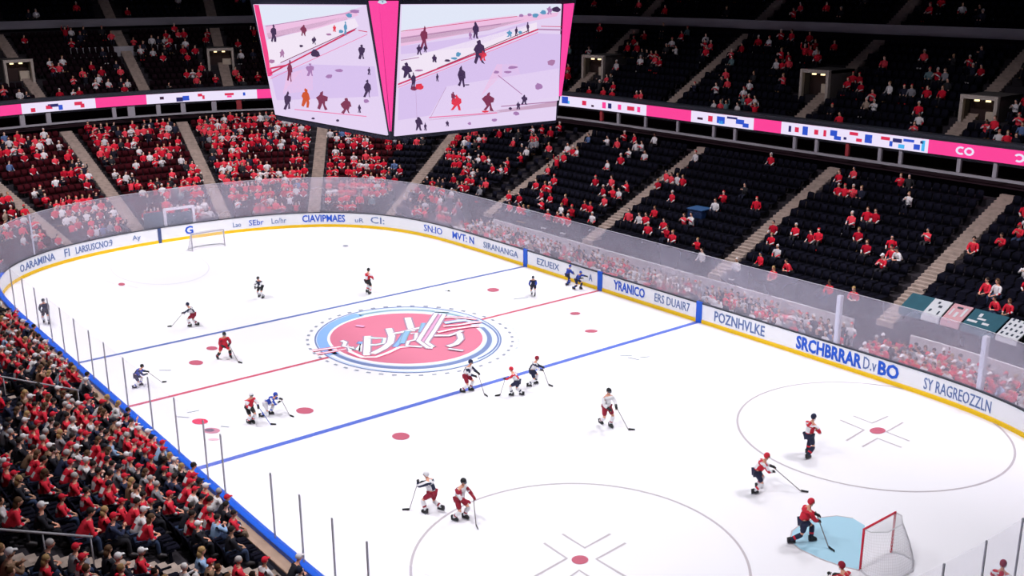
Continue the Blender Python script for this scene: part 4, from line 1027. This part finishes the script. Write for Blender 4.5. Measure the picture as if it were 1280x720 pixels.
# ------------------------------------------------------------------ goals
def goal(x, y, facing, frame, netm, label, w=1.75, h=1.46, dp=1.1, dpt=.55):
    o = empty('hockey_goal', (x, y, 0), facing); tag(o, label, 'goal')
    for sg in (1, -1):
        b = MB(); b.tube([(0, sg*w/2, 0), (0, sg*w/2, h)], .038, frame, 10); b.build('post', o, True)
    b = MB(); b.tube([(0, -w/2-.03, h), (0, w/2+.03, h)], .038, frame, 10); b.build('crossbar', o, True)
    wf = mat('goal_base_white', (.62, .62, .66), .4)
    base = [(0, -w/2, .03), (-.35, -w/2-.16, .03), (-.8, -w/2-.05, .03), (-dp, -w*.22, .03), (-dp, w*.22, .03), (-.8, w/2+.05, .03), (-.35, w/2+.16, .03), (0, w/2, .03)]
    b = MB(); b.tube(base, .03, wf, 8); b.build('base_frame', o, True)
    topc_ = [(0, -w/2, h), (-.25, -w/2+.02, h), (-dpt, -w*.22, h-.03), (-dpt, w*.22, h-.03), (-.25, w/2-.02, h), (0, w/2, h)]
    b = MB(); b.tube(topc_, .018, wf, 6); b.build('top_frame', o, True)
    # net: crossing cords
    b = MB()
    def lerp(P, t):
        P = [Vector(q) for q in P]; L = [0]
        for i in range(1, len(P)): L.append(L[-1]+(P[i]-P[i-1]).length)
        t *= L[-1]
        for i in range(1, len(P)):
            if t <= L[i]+1e-9: return P[i-1].lerp(P[i], (t-L[i-1])/(L[i]-L[i-1]))
        return P[-1]
    n, m = 52, 16
    grid = [[lerp(base, i/n).lerp(lerp(topc_, i/n), j/m)+Vector((-.10*math.sin(math.pi*j/m)*abs(math.sin(math.pi*i/n)), 0, 0)) for j in range(m+1)] for i in range(n+1)]
    for i in range(n+1): b.tube(grid[i], .006, netm, 3)
    for j in range(m+1): b.tube([grid[i][j] for i in range(n+1)], .006, netm, 3)
    for i in range(1, 14):
        t = i/14; b.tube([lerp(topc_, .5*t*.98), lerp(topc_, 1-.5*t*.98)], .006, netm, 3)
    for i in range(-9, 10):
        b.tube([(0, i*w/20, h), (-dpt+.0*abs(i), i*w/20*.6, h-.02)], .006, netm, 3)
    b.build('net', o)
    return o
gpx = up(1074, 712)
goal(gpx[0]+.03, gpx[1]+.875, math.pi, mat('goal_red', srgb(214, 35, 62), .4), mat('net_white', (.72, .72, .76), .8), 'red-framed goal with a white net behind the pale blue crease')
gfa, gfb = up(238, 314), up(284, 308)
gc = (gfa+gfb)/2
goal(gc[0], gc[1], math.atan2((gfb-gfa)[0], -(gfb-gfa)[1])*0, mat('goal_grey', (.42, .40, .48), .4), mat('net_grey', (.6, .6, .64), .8), 'pale grey goal with a thin net at the far end boards', h=1.22, w=float(np.linalg.norm(gfb-gfa))*.92)
for ob in COL.objects:
    pass

# ------------------------------------------------------------------ hockey players
K = dict(
 red=mat('player_red_jersey', (.62, .02, .045), .7, var=.1, scale=9), white=mat('player_white_jersey', (.78, .78, .82), .7), navy=mat('player_navy', (.018, .022, .06), .7), black=mat('player_black', (.012, .012, .016), .5),
 maroon=mat('player_maroon_pants', (.30, .012, .035), .7), blue=mat('player_blue_jersey', (.03, .07, .42), .7), steel=mat('skate_steel', (.5, .5, .55), .3, metal=.8), stickm=mat('stick_shaft', (.22, .2, .2), .5), visor=mat('visor_smoke', (.12, .13, .16), .1),
 pale=mat('glove_pale', (.5, .48, .5), .6))
def tubeparts(mb, pts, r, m, n=10): mb.tube(pts, r, m, n)
def player(px, py, alpha, jersey, trim, pants, socks, helmet, label, sc=1.0, crouch=.25, lean=.4, fl=(.22, .2), fr=(-.2, -.22), lift=(0, 0), hands=((.42, .14, 0), (.34, -.16, 0)), stick=(1.25, -.15), stick_m='stickm', gloves='black', stick_lab=None, hy=0.0):
    P = up(px, py); th = rad(52+alpha)
    o_loc = (P[0], P[1], 0.0)
    H = .98-.30*crouch
    pel = Vector((0, 0, H)); sl, cl = math.sin(lean), math.cos(lean)
    T = lambda u, y=0, x=0: Vector((sl*u+cl*x, y, H+cl*u-sl*x))
    mid, ch, nb = T(.16), T(.34), T(.50)
    nk = T(.52)+Vector((.02, 0, .05)); hc = nk+Vector((.05+.04*sl, 0, .15))
    sh = [T(.44, .20), T(.44, -.20)]
    handp = [Vector((sl*.44+hands[0][0], hands[0][1], H+.12+hands[0][2])), Vector((sl*.44+hands[1][0], hands[1][1], H+.05+hands[1][2]))]
    hips = [Vector((0, .11, H-.04)), Vector((0, -.11, H-.04))]
    ank = [Vector((fl[0], fl[1], .15+lift[0])), Vector((fr[0], fr[1], .15+lift[1]))]
    J = [(*pel, (.12, .16)), (*mid, (.11, .14)), (*ch, (.12, .17)), (*nb, (.07, .09)), (*nk, .055), (*(hc-Vector((0, 0, .07))), .055)]
    E = [(0, 1), (1, 2), (2, 3), (3, 4), (4, 5)]; arms = []; legs = []
    for k, sg in ((0, 1), (1, -1)):
        el, wr = ik(sh[k], handp[k], .31, .27, (-.5, sg*.9, -.3)); i = len(J)
        J += [(*sh[k], .06), (*el, .046), (*wr, .032)]; E += [(3, i), (i, i+1), (i+1, i+2)]; arms.append((sh[k], el, wr))
        hand_chain(J, E, i+2, wr, wr-el, (0, 0, 1), sg, True)
    for k, sg in ((0, 1), (1, -1)):
        kn, an = ik(hips[k], ank[k], .46, .44, (1, sg*.15, 0)); i = len(J)
        J += [(*hips[k], .095), (*kn, .065), (*an, .042), (an.x+.14, an.y, an.z-.07, .035)]; E += [(0, i), (i, i+1), (i+1, i+2), (i+2, i+3)]; legs.append((hips[k], kn, an))
    b = MB(); V, F = skin(J, E); b.add(V, F, M_SKIN); head_geo(b, hc, hy)
    o = b.build('person', None, True); o.location = o_loc; o.rotation_euler = (0, 0, th); o.scale = (sc, sc, sc)
    tag(o, label, 'person')
    # jersey
    J = [(*T(.0), (.17, .215)), (*mid, (.16, .20)), (*ch, (.165, .22)), (*nb, (.10, .14))]; E = [(0, 1), (1, 2), (2, 3)]
    for s_, el, wr in arms:
        i = len(J); J += [(*s_, .10), (*el, .085), (*(el+(wr-el)*.8), .065)]; E += [(3, i), (i, i+1), (i+1, i+2)]
    V, F = skin(J, E); j = MB(); j.add(V, F, K[jersey]); j.mi(K[trim])
    j.tube([T(.30), T(.40), T(.47), T(.53)], [.15, .165, .13, .08], K[jersey], 12)
    for fi, f in enumerate(j.f):
        c = Vector((0, 0, 0))
        for i in f: c += Vector(j.v[i])
        c /= len(f); u = (c-pel).dot(Vector((sl, 0, cl)))
        if u < -.02 or any((c-(el+(wr-el)*.45)).length < .11 for _, el, wr in arms) or (.36 < u < .47 and abs(c.y) > .10) or (abs(c.y) < .09 and .12 < u < .32 and (c-T(u)).x < -.05): j.m[fi] = 1
    j.build('jersey', o, True)
    # pants (thighs), socks (shins), skates
    J = [(*pel, .15)]; E = []
    for hp, kn, an in legs:
        i = len(J); k2 = hp+(kn-hp)*.85; J += [(*hp, .13), (*k2, .105)]; E += [(0, i), (i, i+1)]
    V, F = skin(J, E); b = MB(); b.add(V, F, K[pants]); b.build('hockey_pants', o, True)
    for hp, kn, an in legs:
        b = MB(); d = an-kn
        b.tube([kn-d*.05, kn+d*.1, kn+d*.35, kn+d*.5, kn+d*.52, kn+d*.66, kn+d*.68, kn+d*.95], [.06, .088, .09, .085, .085, .08, .078, .058], K[socks], 10)
        n0 = len(b.f); tm_ = b.mi(K[jersey if jersey != socks else pants])
        for fi in range(4*10, 5*10+10):
            b.m[fi] = tm_
        b.build('sock', o, True)
        b = MB(); x, y, z = an; z0 = z-.10
        b.add([(x-.08, y-.045, z0), (x+.20, y-.045, z0), (x+.20, y+.045, z0), (x-.08, y+.045, z0), (x-.09, y-.05, z0+.17), (x+.05, y-.05, z0+.19), (x+.21, y-.035, z0+.07), (x+.21, y+.035, z0+.07), (x+.05, y+.05, z0+.19), (x-.09, y+.05, z0+.17)],
              [(0, 3, 2, 1), (4, 5, 8, 9), (5, 6, 7, 8), (0, 1, 6, 5, 4), (3, 9, 8, 7, 2), (1, 2, 7, 6), (0, 4, 9, 3)], K['black'])
        sk = b.build('skate', o)
        b = MB(); b.box((x-.10, y-.005, z0-.045), (x+.23, y+.005, z0-.012), K['steel']); b.box((x-.06, y-.012, z0-.02), (x-.02, y+.012, z0), K['white']); b.box((x+.12, y-.012, z0-.02), (x+.16, y+.012, z0), K['white']); b.build('blade', sk)
    # gloves
    for k, (s_, el, wr) in enumerate(arms):
        b = MB(); d = (wr-el).normalized(); sd = d.cross(Vector((0, 0, 1))).normalized(); up_ = sd.cross(d)
        b.tube([wr-d*.09, wr-d*.01, wr+d*.06, wr+d*.10], [.062, .052, .058, .05], K[gloves], 8)
        for f in range(4):
            q = wr+d*.10+sd*(-.036+.024*f); b.tube([q, q+d*.04-up_*.015, q+d*.05-up_*.05], [.016, .015, .012], K[gloves], 6)
        q = wr+d*.05-sd*.05*(1 if k == 0 else -1); b.tube([q, q+d*.04-up_*.03], [.017, .013], K[gloves], 6)
        b.build('glove', o, True)
    # helmet
    b = MB(); b.ball((hc.x-.008, 0, hc.z+.035), (.128, .105, .125), K[helmet], 14, 9)
    b.v = [((min(x, hc.x+.10)), y, max(z, hc.z-(.06 if x < hc.x else -.025))) for x, y, z in b.v]
    b.tube([(hc.x, -.1, hc.z-.02), (hc.x+.01, -.07, hc.z-.12), (hc.x+.02, 0, hc.z-.135), (hc.x+.01, .07, hc.z-.12), (hc.x, .1, hc.z-.02)], .006, K['black'], 5)
    hl = b.build('helmet', o, True)
    b = MB(); pts = [(hc.x+.115*math.cos(a), .1*math.sin(a)) for a in np.linspace(-1.1, 1.1, 7)]
    V = [(x, y, hc.z+.035) for x, y in pts]+[(x+.01, y, hc.z-.03) for x, y in pts]+[(x-.006, y, hc.z+.035) for x, y in pts]+[(x+.004, y, hc.z-.03) for x, y in pts]
    b.add(V, [(i, i+1, 8+i, 7+i) for i in range(6)]+[(14+i, 21+i, 22+i, 15+i) for i in range(6)], K['visor']); b.build('visor', hl)
    # stick, held in both gloves
    if stick:
        bpy.context.view_layer.update()
        cs, sn = math.cos(th), math.sin(th)
        Wd = lambda v: Vector((o_loc[0]+sc*(v[0]*cs-v[1]*sn), o_loc[1]+sc*(v[0]*sn+v[1]*cs), sc*v[2]))
        g = arms[0][2]; heel = Vector((stick[0], stick[1], .03)); g2_ = arms[1][2]
        top = g+(g-heel).normalized()*.12
        mid_ = (g+g2_)/2
        a_ = Wd(top); h_ = Wd(heel); b = MB(); b.tube([a_, h_], .017*sc, K[stick_m], 6)
        dirn = Vector((stick[0]-g.x, stick[1]-g.y, 0)).normalized(); toe = heel+dirn*.28
        t_ = Wd(toe); up3 = Vector((0, 0, .07)); sdv = (t_-h_).cross(Vector((0, 0, 1))).normalized()*.008
        z0 = Vector((0, 0, -.02))
        b.add([h_+z0-sdv, t_+z0-sdv, t_+z0+sdv, h_+z0+sdv, h_+up3-sdv, t_+up3*.6-sdv, t_+up3*.6+sdv, h_+up3+sdv], [(0, 3, 2, 1), (4, 5, 6, 7), (0, 1, 5, 4), (1, 2, 6, 5), (2, 3, 7, 6), (3, 0, 4, 7)], K['black'])
        st = b.build('hockey_stick'); tag(st, 'hockey stick held by the '+stick_lab, 'hockey stick', None)
    return o
RW = ('red', 'white', 'navy', 'white', 'red'); WR = ('white', 'red', 'maroon', 'white', 'navy')
player(1009, 571, 35, 'red', 'white', 'navy', 'navy', 'navy', 'player in red and white jersey gliding upright inside the right faceoff circle', 1.0, .1, .25, (.22, .18), (-.18, -.15), stick=None, stick_lab='')
player(944, 614, 5, 'red', 'white', 'navy', 'white', 'red', 'crouching player in red jersey with long stick left of the goal', .95, .45, .6, (.15, .22), (-.15, -.25), stick=(1.75, -.25), stick_lab='crouching red player left of the goal')
player(1002, 679, 10, 'red', 'red', 'navy', 'navy', 'red', 'player in all red jersey straddling the left tip of the blue crease', .98, .45, .3, (.36, .05), (-.42, .05), stick=(.75, -.5), stick_lab='red player at the blue crease')
player(758, 534, -60, 'white', 'white', 'maroon', 'white', 'black', 'player in white jersey and maroon pants alone on open middle ice', 1.0, .05, .12, (.1, .12), (-.32, -.1), (0, .06), stick=(.75, .6), stick_lab='lone white player on open ice')
player(583, 490, -15, 'white', 'navy', 'maroon', 'white', 'navy', 'player in white jersey and maroon pants on the near blue line', .92, .2, .35, (.15, .16), (-.2, -.16), stick=(1.0, -.2), stick_lab='white player on the near blue line')
player(647, 495, 160, 'white', 'red', 'navy', 'white', 'red', 'bent player in white jersey by the blue line, left of a close pair', .85, .45, .55, (.25, .14), (-.25, -.14), stick=(.9, .3), stick_lab='left white player of the close pair')
player(665, 482, 10, 'white', 'navy', 'navy', 'white', 'maroon', 'player in white jersey by the blue line, right of a close pair', .85, .3, .4, (.2, .16), (-.25, -.16), stick=(.9, -.2), stick_lab='right white player of the close pair')
player(541, 641, 150, 'white', 'navy', 'maroon', 'white', 'white', 'player in white jersey and red pants at edge of near faceoff circle', .92, .3, .35, (.18, .2), (-.35, -.15), (0, .1), hands=((.4, .14, .25), (.34, -.16, .2)), stick=(.9, .3), stick_lab='white player at edge of near circle')
player(574, 650, -30, 'white', 'maroon', 'maroon', 'white', 'black', 'player in white and maroon right beside another at the near circle', .95, .2, .3, (.12, .16), (-.15, -.16), stick=(.8, -.1), stick_lab='right hand player at near circle', gloves='maroon')
player(327, 372, -110, 'navy', 'white', 'black', 'white', 'black', 'player in dark jersey standing on far ice beyond the far blue line', .80, .3, .4, (.1, .22), (-.1, -.22), stick=None, stick_lab='')
player(243, 408, 175, 'white', 'navy', 'maroon', 'white', 'navy', 'player in white jersey with stick out to left, beyond the far blue line', .82, .35, .5, (.2, .16), (-.2, -.16), stick=(1.5, .2), stick_lab='white player beyond the far blue line')
player(460, 367, 60, 'red', 'white', 'black', 'white', 'black', 'player in red jersey standing by the far blue line', .88, .15, .2, (.15, .2), (-.12, -.2), stick=(.8, .5), stick_lab='red player standing by the far blue line')
player(281, 448, -60, 'red', 'maroon', 'red', 'black', 'black', 'player in red jersey striding wide between the blue and red lines', .9, .4, .5, (.1, .3), (-.15, -.38), stick=(1.1, .45), stick_lab='red player striding near two pink dots')
player(59, 404, -80, 'navy', 'black', 'black', 'white', 'black', 'dark clad player close behind the near side glass, far corner', .85, .2, .3, stick=None, stick_lab='')
player(667, 369, -100, 'navy', 'blue', 'navy', 'white', 'navy', 'player in navy uniform standing on the ice by the red line end', .75, .35, .45, (.2, .14), (-.2, -.16), stick=None, stick_lab='')
player(709, 356, 30, 'blue', 'blue', 'navy', 'blue', 'blue', 'left of two players in blue right against the far boards', .74, .3, .4, stick=None, stick_lab='')
player(721, 361.5, -40, 'blue', 'navy', 'navy', 'navy', 'blue', 'right of two players in blue right against the far boards', .74, .4, .6, stick=None, stick_lab='', hands=((.5, .3, .2), (.4, -.2, .2)))
player(313, 529, -40, 'red', 'white', 'black', 'white', 'white', 'player in red and white jersey beside a blue player, near side ice', .85, .25, .35, (.05, .08), (-.05, -.1), stick=(1.0, .5), stick_m='blue', stick_lab='red and white player beside the blue one')
player(333, 520, 5, 'blue', 'white', 'white', 'white', 'blue', 'player in blue jersey bent low beside a red and white player', .80, .6, 1.15, (.2, .14), (-.3, -.14), stick=(1.3, -.2), stick_lab='blue player bent low, near side ice')
player(171, 484, 20, 'blue', 'navy', 'navy', 'white', 'black', 'player in dark blue close behind the near glass by the red line', .72, .5, .8, stick=(1.6, .2), stick_lab='dark blue player by the near glass')
player(1057, 768, 120, 'red', 'white', 'navy', 'white', 'maroon', 'player cut off by the bottom edge below the crease', .95, .25, .5, hands=((.45, .14, .1), (.4, -.16, .1)), stick=(1.35, .3), stick_lab='player cut off at bottom edge')
player(1245, 766, 60, 'red', 'white', 'navy', 'white', 'maroon', 'player in red at bottom right corner seen through end glass', .95, .2, .3, stick=None, stick_lab='')
for px, py, lab in ((561, 364, 'small black puck on far ice above the center emblem'),):
    P = up(px, py); b = MB(); b.tube([(0, 0, .015), (0, 0, .05)], .07, K['black'], 16); q = b.build('puck'); q.location = (P[0], P[1], 0); tag(q, lab, 'puck')
